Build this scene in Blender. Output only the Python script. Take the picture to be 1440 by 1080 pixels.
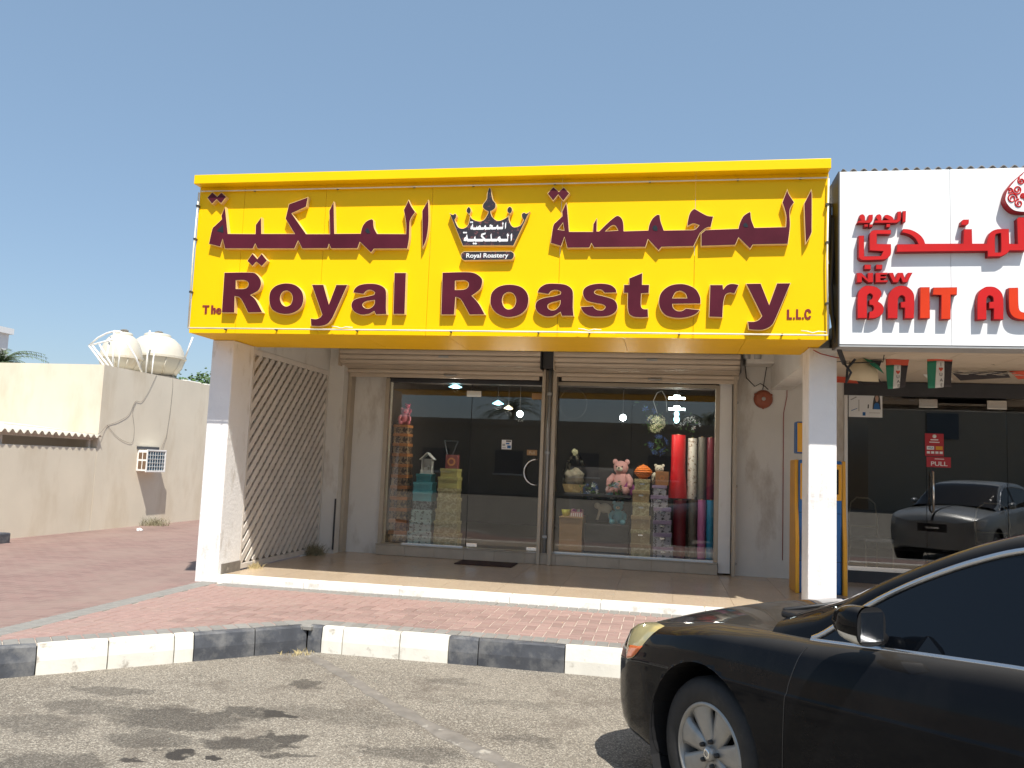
import bpy, bmesh, math, random
import numpy as np
from mathutils import Vector, Matrix
from mathutils.geometry import tessellate_polygon
random.seed(7)
SC = bpy.context.scene
COL = SC.collection
for o in list(bpy.data.objects): bpy.data.objects.remove(o)
R = math.radians

# ------------------------------------------------------------------ camera
cam_d = bpy.data.cameras.new('camera'); cam = bpy.data.objects.new('camera', cam_d); COL.objects.link(cam)
YAW, PIT, ROL = R(10.5258), R(5.698), R(-2.2989)
fw = Vector((-math.sin(YAW)*math.cos(PIT), math.cos(YAW)*math.cos(PIT), math.sin(PIT)))
rt = Vector((math.cos(YAW), math.sin(YAW), 0)); dn = fw.cross(rt)
r2 = rt*math.cos(ROL)+dn*math.sin(ROL); d2 = dn*math.cos(ROL)-rt*math.sin(ROL)
mw = Matrix((r2, -d2, -fw)).transposed().to_4x4(); mw.translation = Vector((0, 0, 1.55))
cam.matrix_world = mw
cam_d.sensor_width = 36; cam_d.lens = 36*1173.37/1440; cam_d.clip_start = .05; cam_d.clip_end = 2000
SC.camera = cam
# ------------------------------------------------------------------ sky, sun, exposure
SUN_TRAVEL = Vector((-.48, 1, -1.85)).normalized()
W = bpy.data.worlds.new('World'); SC.world = W; W.use_nodes = True
nt = W.node_tree; bg = nt.nodes['Background']
sky = nt.nodes.new('ShaderNodeTexSky'); sky.sky_type = 'NISHITA'; sky.sun_disc = False
sky.sun_elevation = math.asin(-SUN_TRAVEL.z); sky.sun_rotation = math.atan2(-SUN_TRAVEL.x, -SUN_TRAVEL.y)
sky.air_density = 1.0; sky.dust_density = 1.2; sky.ozone_density = 1.2; sky.altitude = 0
hz = nt.nodes.new('ShaderNodeMix'); hz.data_type = 'RGBA'; hz.inputs[0].default_value = .5; hz.inputs[7].default_value = (1.95, 2.95, 4.1, 1)
nt.links.new(sky.outputs[0], hz.inputs[6]); nt.links.new(hz.outputs[2], bg.inputs[0]); bg.inputs[1].default_value = .118
sd = bpy.data.lights.new('sun', 'SUN'); sd.energy = 5.0; sd.angle = R(.55); sd.color = (1, .955, .88)
so = bpy.data.objects.new('sun', sd); COL.objects.link(so); so.rotation_euler = SUN_TRAVEL.to_track_quat('-Z', 'Y').to_euler(); so.location = (8, -12, 20)
SC.view_settings.view_transform = 'Standard'; SC.view_settings.look = 'None'; SC.view_settings.gamma = 1
SC.view_settings.exposure = .45

# ------------------------------------------------------------------ materials
MATS = {}
def mat(name, col, rough=.6, metal=0, spec=.5, var=0, vscale=8, bump=0, bscale=60, col2=None, c2scale=3, c2lo=.5, c2hi=.62, stretch=None, coat=0, rnd=0, emit=0, world=False, speck=None, bdist=.004):
    """procedural principled material: base colour, soft value variation, optional second colour in noise patches, fine relief"""
    m = bpy.data.materials.new(name); m.use_nodes = True; n = m.node_tree.nodes; L = m.node_tree.links
    b = n['Principled BSDF']; b.inputs['Roughness'].default_value = rough; b.inputs['Metallic'].default_value = metal
    b.inputs['Specular IOR Level'].default_value = spec; b.inputs['Coat Weight'].default_value = coat; b.inputs['Coat Roughness'].default_value = .03
    tc = n.new('ShaderNodeTexCoord'); src = tc.outputs['Object']
    if world:
        gp = n.new('ShaderNodeNewGeometry'); src = gp.outputs['Position']
    if stretch:
        mp = n.new('ShaderNodeMapping'); mp.inputs['Scale'].default_value = stretch; L.new(src, mp.inputs[0]); src_s = mp.outputs[0]
    else: src_s = src
    def noise(sc, det=4, s=None, rough_=.55):
        t = n.new('ShaderNodeTexNoise'); t.inputs['Scale'].default_value = sc; t.inputs['Detail'].default_value = det; t.inputs['Roughness'].default_value = rough_
        L.new(s or src, t.inputs['Vector']); return t.outputs['Fac']
    def mixc(f, a, c):
        x = n.new('ShaderNodeMix'); x.data_type = 'RGBA'
        if hasattr(f, 'node'): L.new(f, x.inputs[0])
        else: x.inputs[0].default_value = f
        for i, v in ((6, a), (7, c)):
            if hasattr(v, 'node'): L.new(v, x.inputs[i])
            else: x.inputs[i].default_value = (*v, 1)
        return x.outputs[2]
    def ramp(f, lo, hi):
        r = n.new('ShaderNodeMapRange'); r.inputs[1].default_value = lo; r.inputs[2].default_value = hi; L.new(f, r.inputs[0]); return r.outputs[0]
    c = None
    if var:
        lo = tuple(max(0, v*(1-var)) for v in col); hi = tuple(min(1, v*(1+var)) for v in col)
        c = mixc(ramp(noise(vscale, 5), .3, .7), lo, hi)
    if col2: c = mixc(ramp(noise(c2scale, 6, src_s, .65), c2lo, c2hi), c or col, col2)
    if speck:
        sc, amt, cs = speck
        v = n.new('ShaderNodeTexVoronoi'); v.inputs['Scale'].default_value = sc; L.new(src, v.inputs['Vector'])
        sp = n.new('ShaderNodeSeparateColor'); L.new(v.outputs['Color'], sp.inputs[0])
        r = ramp(sp.outputs[0], 1-amt, 1-amt*.7); c = mixc(r, c or col, cs)
    if rnd:
        oi = n.new('ShaderNodeObjectInfo'); hs = n.new('ShaderNodeHueSaturation')
        mr = n.new('ShaderNodeMapRange'); mr.inputs[3].default_value = 1-rnd; mr.inputs[4].default_value = 1+rnd
        L.new(oi.outputs['Random'], mr.inputs[0]); L.new(mr.outputs[0], hs.inputs['Value'])
        if c: L.new(c, hs.inputs['Color'])
        else: hs.inputs['Color'].default_value = (*col, 1)
        c = hs.outputs[0]
    if c: L.new(c, b.inputs['Base Color'])
    else: b.inputs['Base Color'].default_value = (*col, 1)
    if bump:
        bp = n.new('ShaderNodeBump'); bp.inputs['Strength'].default_value = bump; bp.inputs['Distance'].default_value = bdist
        L.new(noise(bscale, 6), bp.inputs['Height']); L.new(bp.outputs[0], b.inputs['Normal'])
    if emit:
        b.inputs['Emission Color'].default_value = (*col, 1); b.inputs['Emission Strength'].default_value = emit
    MATS[name] = m; m.diffuse_color = (*col, 1)
    return m

def glass_mat(name, tint, refl=1.0, rough=0.0, f0=.045, dirt=.0):
    m = bpy.data.materials.new(name); m.use_nodes = True; n = m.node_tree.nodes; L = m.node_tree.links
    n.remove(n['Principled BSDF']); out = n['Material Output']
    tr = n.new('ShaderNodeBsdfTransparent'); tr.inputs[0].default_value = (*tint, 1)
    gl = n.new('ShaderNodeBsdfGlossy'); gl.inputs['Roughness'].default_value = rough; gl.inputs[0].default_value = (refl, refl, refl, 1)
    lw = n.new('ShaderNodeFresnel'); lw.inputs['IOR'].default_value = 1.5
    mr = n.new('ShaderNodeMath'); mr.operation = 'MULTIPLY_ADD'; mr.inputs[1].default_value = 1.0; mr.inputs[2].default_value = f0; mr.use_clamp = True
    L.new(lw.outputs[0], mr.inputs[0])
    mx = n.new('ShaderNodeMixShader'); L.new(mr.outputs[0], mx.inputs[0]); L.new(tr.outputs[0], mx.inputs[1]); L.new(gl.outputs[0], mx.inputs[2])
    L.new(mx.outputs[0], out.inputs[0]); MATS[name] = m
    return m

# ------------------------------------------------------------------ mesh helpers
class MB:
    def __init__(s): s.v = []; s.f = []
    def add(s, vs, fs):
        k = len(s.v); s.v += [tuple(v) for v in vs]; s.f += [tuple(i+k for i in f) for f in fs]; return s
    def box(s, x0, x1, y0, y1, z0, z1):
        return s.add([(x0,y0,z0),(x1,y0,z0),(x1,y1,z0),(x0,y1,z0),(x0,y0,z1),(x1,y0,z1),(x1,y1,z1),(x0,y1,z1)],
                     [(0,3,2,1),(4,5,6,7),(0,1,5,4),(1,2,6,5),(2,3,7,6),(3,0,4,7)])
    def bar(s, a, b, w, h, up=(0,0,1)):
        """box beam from a to b, width w (sideways), height h (along up)"""
        a, b, up = Vector(a), Vector(b), Vector(up); d = (b-a).normalized(); sd = d.cross(up).normalized(); u = sd.cross(d)
        vs = []
        for p in (a, b):
            for i, j in ((-1,-1),(1,-1),(1,1),(-1,1)): vs.append(p+sd*(i*w/2)+u*(j*h/2))
        return s.add(vs, [(0,1,2,3),(7,6,5,4),(0,4,5,1),(1,5,6,2),(2,6,7,3),(3,7,4,0)])
    def tube(s, pts, r, n=8, cap=True):
        pts = [Vector(p) for p in pts]; k = len(s.v); rs = r if hasattr(r, '__len__') else [r]*len(pts)
        prev = None
        for i, p in enumerate(pts):
            d = (pts[min(i+1, len(pts)-1)]-pts[max(i-1, 0)]).normalized()
            if prev is None: prev = d.orthogonal().normalized()
            x = (prev-d*prev.dot(d)).normalized(); prev = x; y = d.cross(x)
            for j in range(n):
                a = 2*math.pi*j/n; s.v.append(tuple(p+(x*math.cos(a)+y*math.sin(a))*rs[i]))
        for i in range(len(pts)-1):
            for j in range(n):
                s.f.append((k+i*n+j, k+i*n+(j+1)%n, k+(i+1)*n+(j+1)%n, k+(i+1)*n+j))
        if cap:
            s.f.append(tuple(k+j for j in reversed(range(n)))); s.f.append(tuple(k+(len(pts)-1)*n+j for j in range(n)))
        return s
    def lathe(s, prof, c=(0,0,0), n=24, axis='Z'):
        k = len(s.v); m = len(prof)
        for j in range(n):
            a = 2*math.pi*j/n
            for (r, h) in prof:
                p = (r*math.cos(a), r*math.sin(a), h)
                if axis == 'Y': p = (p[0], p[2], p[1])
                if axis == 'X': p = (p[2], p[0], p[1])
                s.v.append((c[0]+p[0], c[1]+p[1], c[2]+p[2]))
        for j in range(n):
            for i in range(m-1):
                s.f.append((k+j*m+i, k+((j+1)%n)*m+i, k+((j+1)%n)*m+i+1, k+j*m+i+1))
        return s
    def ball(s, c, r, n=12, m=8, rough=0):
        rx, ry, rz = r if hasattr(r, '__len__') else (r, r, r); k = len(s.v)
        for i in range(m+1):
            t = math.pi*i/m
            for j in range(n):
                a = 2*math.pi*j/n; q = 1+random.uniform(-rough, rough)
                s.v.append((c[0]+rx*q*math.sin(t)*math.cos(a), c[1]+ry*q*math.sin(t)*math.sin(a), c[2]+rz*q*math.cos(t)))
        for i in range(m):
            for j in range(n):
                s.f.append((k+i*n+j, k+(i+1)*n+j, k+(i+1)*n+(j+1)%n, k+i*n+(j+1)%n))
        return s
    def grid(s, P):
        """P: rows of points"""
        k = len(s.v); r = len(P); c = len(P[0])
        for row in P: s.v += [tuple(p) for p in row]
        for i in range(r-1):
            for j in range(c-1): s.f.append((k+i*c+j, k+i*c+j+1, k+(i+1)*c+j+1, k+(i+1)*c+j))
        return s
    def mesh(s, name):
        me = bpy.data.meshes.new(name); me.from_pydata(s.v, [], s.f); me.update(); return me
    def build(s, name, m, parent=None, smooth=False, bevel=0, fix=False, kind=None, label=None, solid=0, sub=0):
        me = s.mesh(name)
        if fix:
            bm = bmesh.new(); bm.from_mesh(me); bmesh.ops.remove_doubles(bm, verts=bm.verts, dist=1e-5); bmesh.ops.recalc_face_normals(bm, faces=bm.faces); bm.to_mesh(me); bm.free()
        return link(name, me, m, parent, smooth, bevel, kind, label, solid, sub)
def link(name, me, m, parent=None, smooth=False, bevel=0, kind=None, label=None, solid=0, sub=0):
    if m and not len(me.materials): me.materials.append(MATS[m] if isinstance(m, str) else m)
    if smooth: me.polygons.foreach_set('use_smooth', [True]*len(me.polygons))
    o = bpy.data.objects.new(name, me); COL.objects.link(o)
    if parent: o.parent = parent
    if solid:
        md = o.modifiers.new('solid', 'SOLIDIFY'); md.thickness = solid; md.offset = 0
    if bevel:
        md = o.modifiers.new('bevel', 'BEVEL'); md.width = bevel; md.segments = 2; md.limit_method = 'ANGLE'; md.angle_limit = R(40)
    if kind: o['kind'] = kind
    if label: o['label'] = label
    return o
def box(name, m, parent, *a, bevel=0, **k): return MB().box(*a).build(name, m, parent, bevel=bevel, **k)
def thing(name, label, cat, loc=(0,0,0), rz=0, group=None):
    o = bpy.data.objects.new(name, None); COL.objects.link(o); o.location = loc; o.rotation_euler = (0, 0, rz); o.empty_display_size = .2
    return tag(o, label, cat, group)
def tag(o, label, cat, group=None):
    o['label'] = label; o['category'] = cat
    if group: o['group'] = group
    return o
class Off:
    """builder that shifts world coordinates to a thing's own origin"""
    pass
def local(mb, org):
    mb.v = [(a-org[0], b-org[1], c-org[2]) for a, b, c in mb.v]; return mb
ORD = ['lowest', 'second', 'third', 'fourth', 'fifth', 'sixth', 'seventh', 'eighth', 'ninth', 'tenth', 'eleventh']

# --- outlines: "x,z x,z!" in millimetres, ! = sharp corner, | = next contour
def contours(s, steps=5):
    out = []
    for con in s.split('|'):
        P = []
        for tk in con.split():
            c = tk.endswith('!'); x, z = tk.rstrip('!').split(','); P.append((float(x)/1000, float(z)/1000, c))
        n = len(P); q = []
        for i in range(n):
            p0, p1, p2, p3 = P[i-1], P[i], P[(i+1) % n], P[(i+2) % n]
            q.append((p1[0], p1[1]))
            if p1[2] and p2[2]: continue
            if p1[2]: p0 = p1
            if p2[2]: p3 = p2
            for k in range(1, steps):
                t = k/steps; t2 = t*t; t3 = t2*t
                q.append(tuple(.5*(2*p1[a]+(p2[a]-p0[a])*t+(2*p0[a]-5*p1[a]+4*p2[a]-p3[a])*t2+(3*p1[a]-p0[a]-3*p2[a]+p3[a])*t3) for a in (0, 1)))
        out.append(q)
    return out
def area(q): return sum(q[i-1][0]*q[i][1]-q[i][0]*q[i-1][1] for i in range(len(q)))/2
def inset(cs, d):
    res = []
    for ci, q in enumerate(cs):
        sgn = 1 if area(q) > 0 else -1
        if ci: sgn = -sgn
        n = len(q); r = []
        for i in range(n):
            a, b, c = Vector(q[i-1]), Vector(q[i]), Vector(q[(i+1) % n])
            e1 = (b-a); e2 = (c-b)
            if e1.length < 1e-6 or e2.length < 1e-6: r.append(q[i]); continue
            e1.normalize(); e2.normalize()
            n1 = Vector((-e1.y, e1.x))*sgn; n2 = Vector((-e2.y, e2.x))*sgn
            m = n1+n2
            if m.length < .2: m = n1
            m.normalize(); k = min(d/max(m.dot(n1), .35), 2.2*d)
            r.append((b.x+m.x*k, b.y+m.y*k))
        res.append(r)
    return res
def plate(cs, y0, y1):
    """solid slab of an outline in the x-z plane, from y0 (front) back to y1"""
    mb = MB(); flat = [p for q in cs for p in q]; N = len(flat)
    mb.v = [(p[0], y0, p[1]) for p in flat]+[(p[0], y1, p[1]) for p in flat]
    for t in tessellate_polygon([[Vector((p[0], p[1], 0)) for p in q] for q in cs]):
        mb.f.append(tuple(t)); mb.f.append(tuple(i+N for i in reversed(t)))
    k = 0
    for q in cs:
        n = len(q)
        for i in range(n):
            j = (i+1) % n; mb.f.append((k+i, k+j, N+k+j, N+k+i))
        k += n
    return mb
TEXTS = []
def text(body, name, m, parent, x, z, y, size, align='CENTER', bold=0, sx=1, depth=.001):
    """flat printed lettering in the x-z plane, facing -y"""
    c = bpy.data.curves.new('t', 'FONT'); c.body = body; c.size = size; c.align_x = align; c.extrude = depth; c.offset = bold
    o = bpy.data.objects.new('t', c); COL.objects.link(o); TEXTS.append((o, name, m, parent, x, z, y, sx))
def flush_text():
    bpy.context.view_layer.update(); dg = bpy.context.evaluated_depsgraph_get()
    for (o, name, m, parent, x, z, y, sx) in TEXTS:
        me = bpy.data.meshes.new_from_object(o.evaluated_get(dg)); me.materials.clear()
        for v in me.vertices:
            a, b, c = v.co; v.co = (x+a*sx, y-c, z+b)
        link(name, me, m, parent)
    for t in TEXTS:
        c = t[0].data; bpy.data.objects.remove(t[0]); bpy.data.curves.remove(c)
    TEXTS.clear()
GLYPHS = {
 'ar_malakiya': '-4765,3759! -4740,3917 -4717,3950! -4637,4026! -4647,4064! -4610,4160! -4553,3869! -4244,3863! -4248,3958! -4190,4041! -4173,3864! -3808,3860! -3920,4020! -3892,4176! -3682,4247! -3695,4144! -3850,4075! -3678,3856! -3421,3853! -3444,4097! -3399,4195! -3368,3855! -3090,3854! -3075,3924 -3036,3979 -2980,4003 -2958,3987! -2947,3913 -2910,3849! -2609,3844! -2615,3954 -2646,4093! -2598,4198! -2564,4128 -2519,4068! -2566,3990 -2571,3908 -2569,3789 -2582,3690! -2934,3691! -2964,3650! -3089,3762! -3109,3697! -3398,3697! -3421,3744! -3432,3700! -3713,3700! -3761,3781! -3794,3700! -4209,3704! -4236,3754! -4256,3704! -4576,3707! -4609,3808! -4628,3726!',
 'ar_alef_a': '-2452,4080! -2391,4194! -2375,3978 -2382,3832 -2400,3750 -2428,3692!',
 'ar_dots_a': '-4825,4261! -4770,4322! -4708,4273! -4666,4318! -4602,4266! -4660,4190! -4713,4239! -4763,4189!',
 'ar_dots_b': '-4314,3575! -4260,3657! -4201,3598! -4156,3654! -4087,3578! -4145,3515! -4208,3562! -4250,3518!',
 'eyes_a': '-4617,3963! -4605,3877! -4682,3897!|-3040,3881 -3017,3906 -2997,3881 -2986,3853! -3019,3853!',
 'ar_mohammasa': '-1138,3734! -1119,3902 -1094,3942! -1031,4003! -1037,4047! -997,4140! -984,4091 -956,3847! -730,3844! -728,3919! -692,3980! -689,3848! -668,3848! -602,3917 -535,3978 -493,3999 -454,3972 -436,3923 -430,3846! -203,3851! -192,3911 -164,3967 -122,4002 -93,3999! -83,3936 -52,3849! 171,3850! 232,3854 271,3892! 219,3908 162,3882! 167,3949 184,4014 217,4051 241,4048 291,4017 349,3986 405,3979! 383,3873! 351,3869 323,3853! 285,3817! 227,3689! -70,3685! -98,3649! -199,3759! -220,3686! -715,3686! -737,3726! -753,3684! -973,3684! -1002,3790! -1029,3700!|-1023,3932! -1009,3861! -1066,3870!|-604,3847! -550,3897 -516,3898 -489,3854!',
 'ar_lam_meem': '331,3849! 631,3857! 642,3908 674,3976 730,4015 744,4005! 751,3941 779,3864! 1056,3868! 1057,3980 1023,4102! 1069,4229! 1087,4176 1133,4100! 1095,4025 1098,3875 1080,3703! 766,3700! 742,3657! 636,3767! 609,3698! 293,3690! 290,3812!',
 'ar_alef_b': '1217,4087! 1282,4221! 1290,4172! 1290,3872 1285,3798 1233,3698! 1225,3873',
 'ar_dots_c': '-1185,4233! -1129,4299! -1072,4249! -1026,4293! -965,4229! -1025,4150! -1078,4216! -1125,4154!',
 'eyes_b': '-161,3876 -137,3898 -116,3876 -115,3841! -148,3846!|675,3891 695,3909 715,3890 717,3865! 687,3869!',
 'R1': '-4563,3454! -4267,3455 -4195,3434 -4146,3375 -4137,3317 -4164,3259 -4244,3215! -4202,3184 -4163,3135 -4099,3032! -4261,3027! -4321,3126 -4366,3184 -4420,3199! -4411,3026! -4558,3027!|-4420,3368! -4340,3369 -4295,3355 -4282,3326 -4295,3296 -4333,3282 -4415,3282!',
 'o1': '-4039,3172 -4028,3259 -3967,3317 -3864,3340 -3758,3321 -3685,3260 -3658,3178 -3674,3096 -3738,3038 -3832,3014 -3937,3029 -4010,3078|-3854,3259 -3804,3235 -3783,3185 -3796,3124 -3842,3099 -3887,3119 -3914,3173 -3900,3235',
 'y1': '-3582,3325! -3453,3325! -3382,3125! -3317,3324! -3192,3324! -3303,3049 -3341,2967 -3388,2914 -3463,2893 -3561,2896! -3571,2976! -3511,2970 -3469,2987 -3450,3015!',
 'a1': '-3132,3242! -3116,3285 -3068,3321 -2976,3336 -2876,3329 -2807,3297 -2779,3244 -2771,3092 -2762,3021! -2878,3017! -2897,3051! -2949,3022 -3032,3014 -3109,3046 -3143,3106 -3125,3163 -3060,3191 -2977,3205 -2909,3222! -2906,3248 -2955,3268 -2996,3252 -3016,3224!|-2899,3164! -2901,3123 -2936,3087 -2978,3081 -3012,3099 -3018,3127 -2982,3151',
 'l1': '-2708,3446! -2582,3446! -2573,3022! -2696,3022!',
 'R2': '-2210,3447! -1975,3452 -1878,3440 -1812,3396 -1796,3348 -1815,3277 -1895,3212! -1850,3167 -1807,3112 -1756,3024! -1915,3021! -1958,3095 -2010,3174 -2059,3196! -2065,3022! -2203,3019!|-2071,3361! -1978,3363 -1941,3341 -1944,3301 -1982,3277 -2069,3273!',
 'o2': '-1713,3167 -1699,3246 -1634,3305 -1525,3326 -1414,3305 -1349,3246 -1329,3168 -1347,3083 -1418,3020 -1535,2998 -1638,3034 -1696,3097|-1529,3246 -1481,3227 -1457,3168 -1476,3102 -1526,3080 -1570,3105 -1590,3164 -1575,3223',
 'a2': '-1250,3245! -1227,3293 -1166,3331 -1074,3336 -974,3324 -915,3286 -897,3232 -894,3100 -884,3016! -1002,3014! -1017,3052! -1078,3015 -1155,3008 -1233,3045 -1265,3106 -1245,3165 -1177,3196 -1085,3212 -1024,3231! -1025,3255 -1072,3268 -1110,3258 -1136,3227!|-1022,3166! -1028,3123 -1065,3080 -1111,3076 -1139,3103 -1121,3138',
 's2': '-481,3244! -495,3286 -549,3324 -647,3336 -745,3320 -801,3278 -803,3216 -763,3163 -679,3140 -619,3129 -589,3109 -610,3079 -655,3079 -685,3094 -701,3117! -826,3108! -798,3055 -736,3017 -638,3008 -541,3022 -482,3064 -472,3125 -507,3179 -591,3209 -667,3228 -694,3247 -676,3270 -630,3270 -599,3240!',
 't2': '-418,3323! -369,3324! -371,3385! -244,3439! -243,3324! -176,3323! -178,3240! -248,3236! -249,3126 -230,3092 -184,3090! -178,3011! -250,3005 -332,3016 -374,3072 -381,3240! -419,3240!',
 'e2': '302,3140! 297,3204 256,3279 183,3320 102,3332 8,3313 -64,3252 -88,3172 -72,3089 -16,3025 87,3001 188,3012 260,3042 297,3084! 165,3098! 129,3075 85,3075 52,3101 44,3136!|43,3195! 68,3245 111,3260 155,3237 172,3196!',
 'r2': '381,3322! 500,3322! 504,3283! 536,3320 585,3333 646,3322! 608,3234! 565,3243 530,3227 513,3174 506,3107 503,3012! 376,3015!',
 'y2': '705,3333! 841,3335! 916,3138! 982,3337! 1107,3338! 984,3021 942,2940 880,2902 817,2894 736,2901! 725,2978! 781,2977 823,2994 851,3029!',
 'small_T': '-4811,3115! -4734,3115! -4733,3098! -4758,3098! -4757,3024! -4781,3024! -4783,3098! -4812,3098!',
 'small_h': '-4712,3115! -4688,3115! -4688,3083! -4674,3090 -4659,3079 -4657,3025! -4679,3024! -4681,3071! -4688,3066! -4686,3024! -4709,3024!',
 'small_e': '-4591,3050! -4630,3050! -4624,3038 -4611,3037 -4593,3045! -4598,3027 -4619,3021 -4642,3031 -4653,3054 -4644,3079 -4621,3088 -4599,3077|-4628,3062! -4623,3073 -4613,3072 -4610,3062!',
 'small_L1': '1081,3100! 1101,3100! 1101,3026! 1125,3027! 1126,3008! 1080,3008!',
 'small_p1': '1136,3027! 1151,3027! 1151,3008! 1136,3008!',
 'small_L2': '1162,3103! 1180,3103! 1180,3029! 1205,3029! 1206,3010! 1161,3010!',
 'small_p2': '1214,3028! 1230,3028! 1230,3010! 1215,3010!',
 'small_C': '1294,3074! 1275,3068! 1268,3086 1257,3083 1252,3057 1257,3031 1268,3030 1275,3042! 1294,3039! 1285,3015 1264,3008 1244,3020 1234,3057 1243,3094 1266,3106 1287,3096',
 'crown': '-2166,4053! -2130,4035 -2109,4047 -2090,4030 -2093,4003 -2106,3982! -2071,3911 -2022,3893 -1976,3919 -1960,3971 -1959,4023 -1991,4059 -1992,4089 -1971,4113 -1949,4093 -1945,4062 -1955,4032 -1926,3988 -1864,3965 -1813,3977 -1780,4029 -1773,4059 -1791,4068 -1827,4099 -1828,4134 -1804,4169 -1792,4195 -1790,4247 -1775,4295 -1765,4304! -1753,4290 -1731,4194 -1717,4167 -1697,4141 -1697,4097 -1730,4067 -1743,4059 -1728,4011 -1683,3971 -1640,3970 -1581,4000 -1556,4030 -1579,4056 -1580,4086 -1559,4108 -1533,4094 -1527,4060 -1555,4017 -1553,3965 -1525,3913 -1491,3899 -1440,3920 -1412,3971! -1431,3997 -1432,4032 -1407,4045 -1385,4036 -1352,4057! -1500,3710! -2014,3715!',
 'plate': '-1998,3658! -1524,3659! -1497,3641 -1490,3616 -1495,3590 -1516,3569! -1994,3566! -2019,3585 -2029,3613 -2022,3641',
 'w_ya': '1694,3773! 1740,3774! 1741,3581! 1883,3583! 1902,3625! 1787,3633! 1786,3769 1802,3813 1835,3825! 1970,3823! 1969,3783! 1850,3785! 1849,3695! 1969,3692! 1969,3606 1948,3571 1916,3550 1850,3545 1724,3544 1691,3573!',
 'w_mandi': '2020,3690! 2198,3690! 2177,3735 2139,3771 2096,3789 2061,3798! 2072,3831! 2134,3824 2199,3788 2241,3740 2257,3693! 2572,3691! 2579,3823! 2646,3822! 2647,3690! 2763,3689! 2774,3741 2801,3794 2844,3817 2886,3821! 2948,3820! 2949,3687! 3016,3683! 3013,3911! 3029,3925! 3091,3924! 3085,3622! 2950,3623! 2924,3594 2881,3571! 2771,3569! 2770,3621! 2016,3618!|2835,3752 2853,3776 2881,3781! 2880,3624 2861,3609 2832,3609!',
 'w_dot': '2575,3910! 2623,3911! 2620,3875 2604,3858! 2558,3859! 2560,3894',
 'w_dot1': '1743,3504! 1798,3504! 1798,3459! 1743,3460!',
 'w_dot2': '1842,3504! 1896,3503! 1893,3459! 1840,3459!',
 'w_s1': '2070,3997! 2099,3998! 2094,3896! 2067,3890!',
 'w_s2': '1824,3889! 1832,3912! 1857,3914! 1840,3935! 1849,3965! 1873,3971 1889,3953 1891,3915! 1953,3915! 1912,3937! 1917,3961! 1945,3964 1983,3942 1996,3915! 2021,3921! 2025,3992! 2057,3995! 2053,3920 2037,3897 2015,3886!',
 'w_s3': '1678,3891! 1689,3912! 1714,3916! 1697,3938! 1705,3967! 1730,3973 1747,3952 1749,3916! 1772,3917! 1780,3966! 1816,3969! 1814,3923 1799,3894 1780,3888!',
 'w_sd1': '1741,3878! 1774,3879! 1774,3854! 1741,3853!',
 'w_sd2': '1784,3877! 1814,3878! 1813,3853! 1783,3852!',
 'w_sd3': '1931,3879! 1963,3880! 1962,3848! 1929,3847!',
 'N': '1677,3427! 1718,3427! 1770,3372! 1770,3427! 1817,3429! 1817,3340! 1776,3338! 1721,3390! 1721,3340! 1677,3337!',
 'E': '1836,3428! 1940,3430! 1937,3409! 1880,3408! 1880,3395! 1928,3395! 1928,3378! 1879,3377! 1879,3360! 1945,3360! 1936,3340! 1836,3338!',
 'Wl': '1945,3428! 1986,3428! 2004,3372! 2024,3428! 2069,3428! 2085,3372! 2110,3428! 2150,3429! 2104,3340! 2066,3338! 2048,3387! 2026,3338! 1985,3338!',
 'B': '1682,3010! 1682,3189 1696,3260 1735,3302 1784,3310 1844,3296 1882,3260 1884,3219 1857,3166! 1892,3137 1906,3096 1892,3049 1854,3020 1821,3009! 1778,3008! 1784,3072! 1810,3078 1821,3102 1811,3128 1783,3134! 1783,3178! 1805,3190 1811,3219 1789,3237 1767,3219 1764,3178! 1764,3011!',
 'A1': '1938,3010! 1938,3178 1958,3249 2001,3296 2055,3310 2109,3296 2152,3249 2163,3179 2158,3012! 2080,3011! 2082,3106! 2049,3109! 2048,3161! 2084,3164! 2082,3202 2060,3221 2038,3211 2026,3184! 2021,3011!',
 'I': '2211,3296! 2291,3297! 2291,3013! 2206,3012!',
 'Tl': '2320,3293! 2518,3296! 2515,3226! 2465,3226! 2461,3007! 2381,3006! 2386,3223! 2314,3226!',
 'A2': '2677,3003! 2680,3181 2696,3250 2739,3293 2781,3302 2832,3293 2876,3250 2892,3181 2889,3007! 2810,3007! 2813,3104! 2775,3104! 2776,3164! 2811,3167! 2808,3204 2784,3221 2764,3210 2755,3181! 2753,3006!',
 'Ll': '2936,3290! 3013,3293! 3013,3136 3025,3085 3055,3071! 3117,3071! 3115,3006! 3033,3007 2972,3028 2940,3079 2934,3159',
 'emblem': '3072,4329 3044,4301 3001,4266 2964,4220 2932,4174 2912,4115 2909,4074 2926,4033 2957,3994 2996,3970 3065,3960 3134,3968 3175,3990 3204,4028 3226,4068 3222,4109 3202,4168 3172,4215 3140,4263 3101,4299',
}

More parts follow.
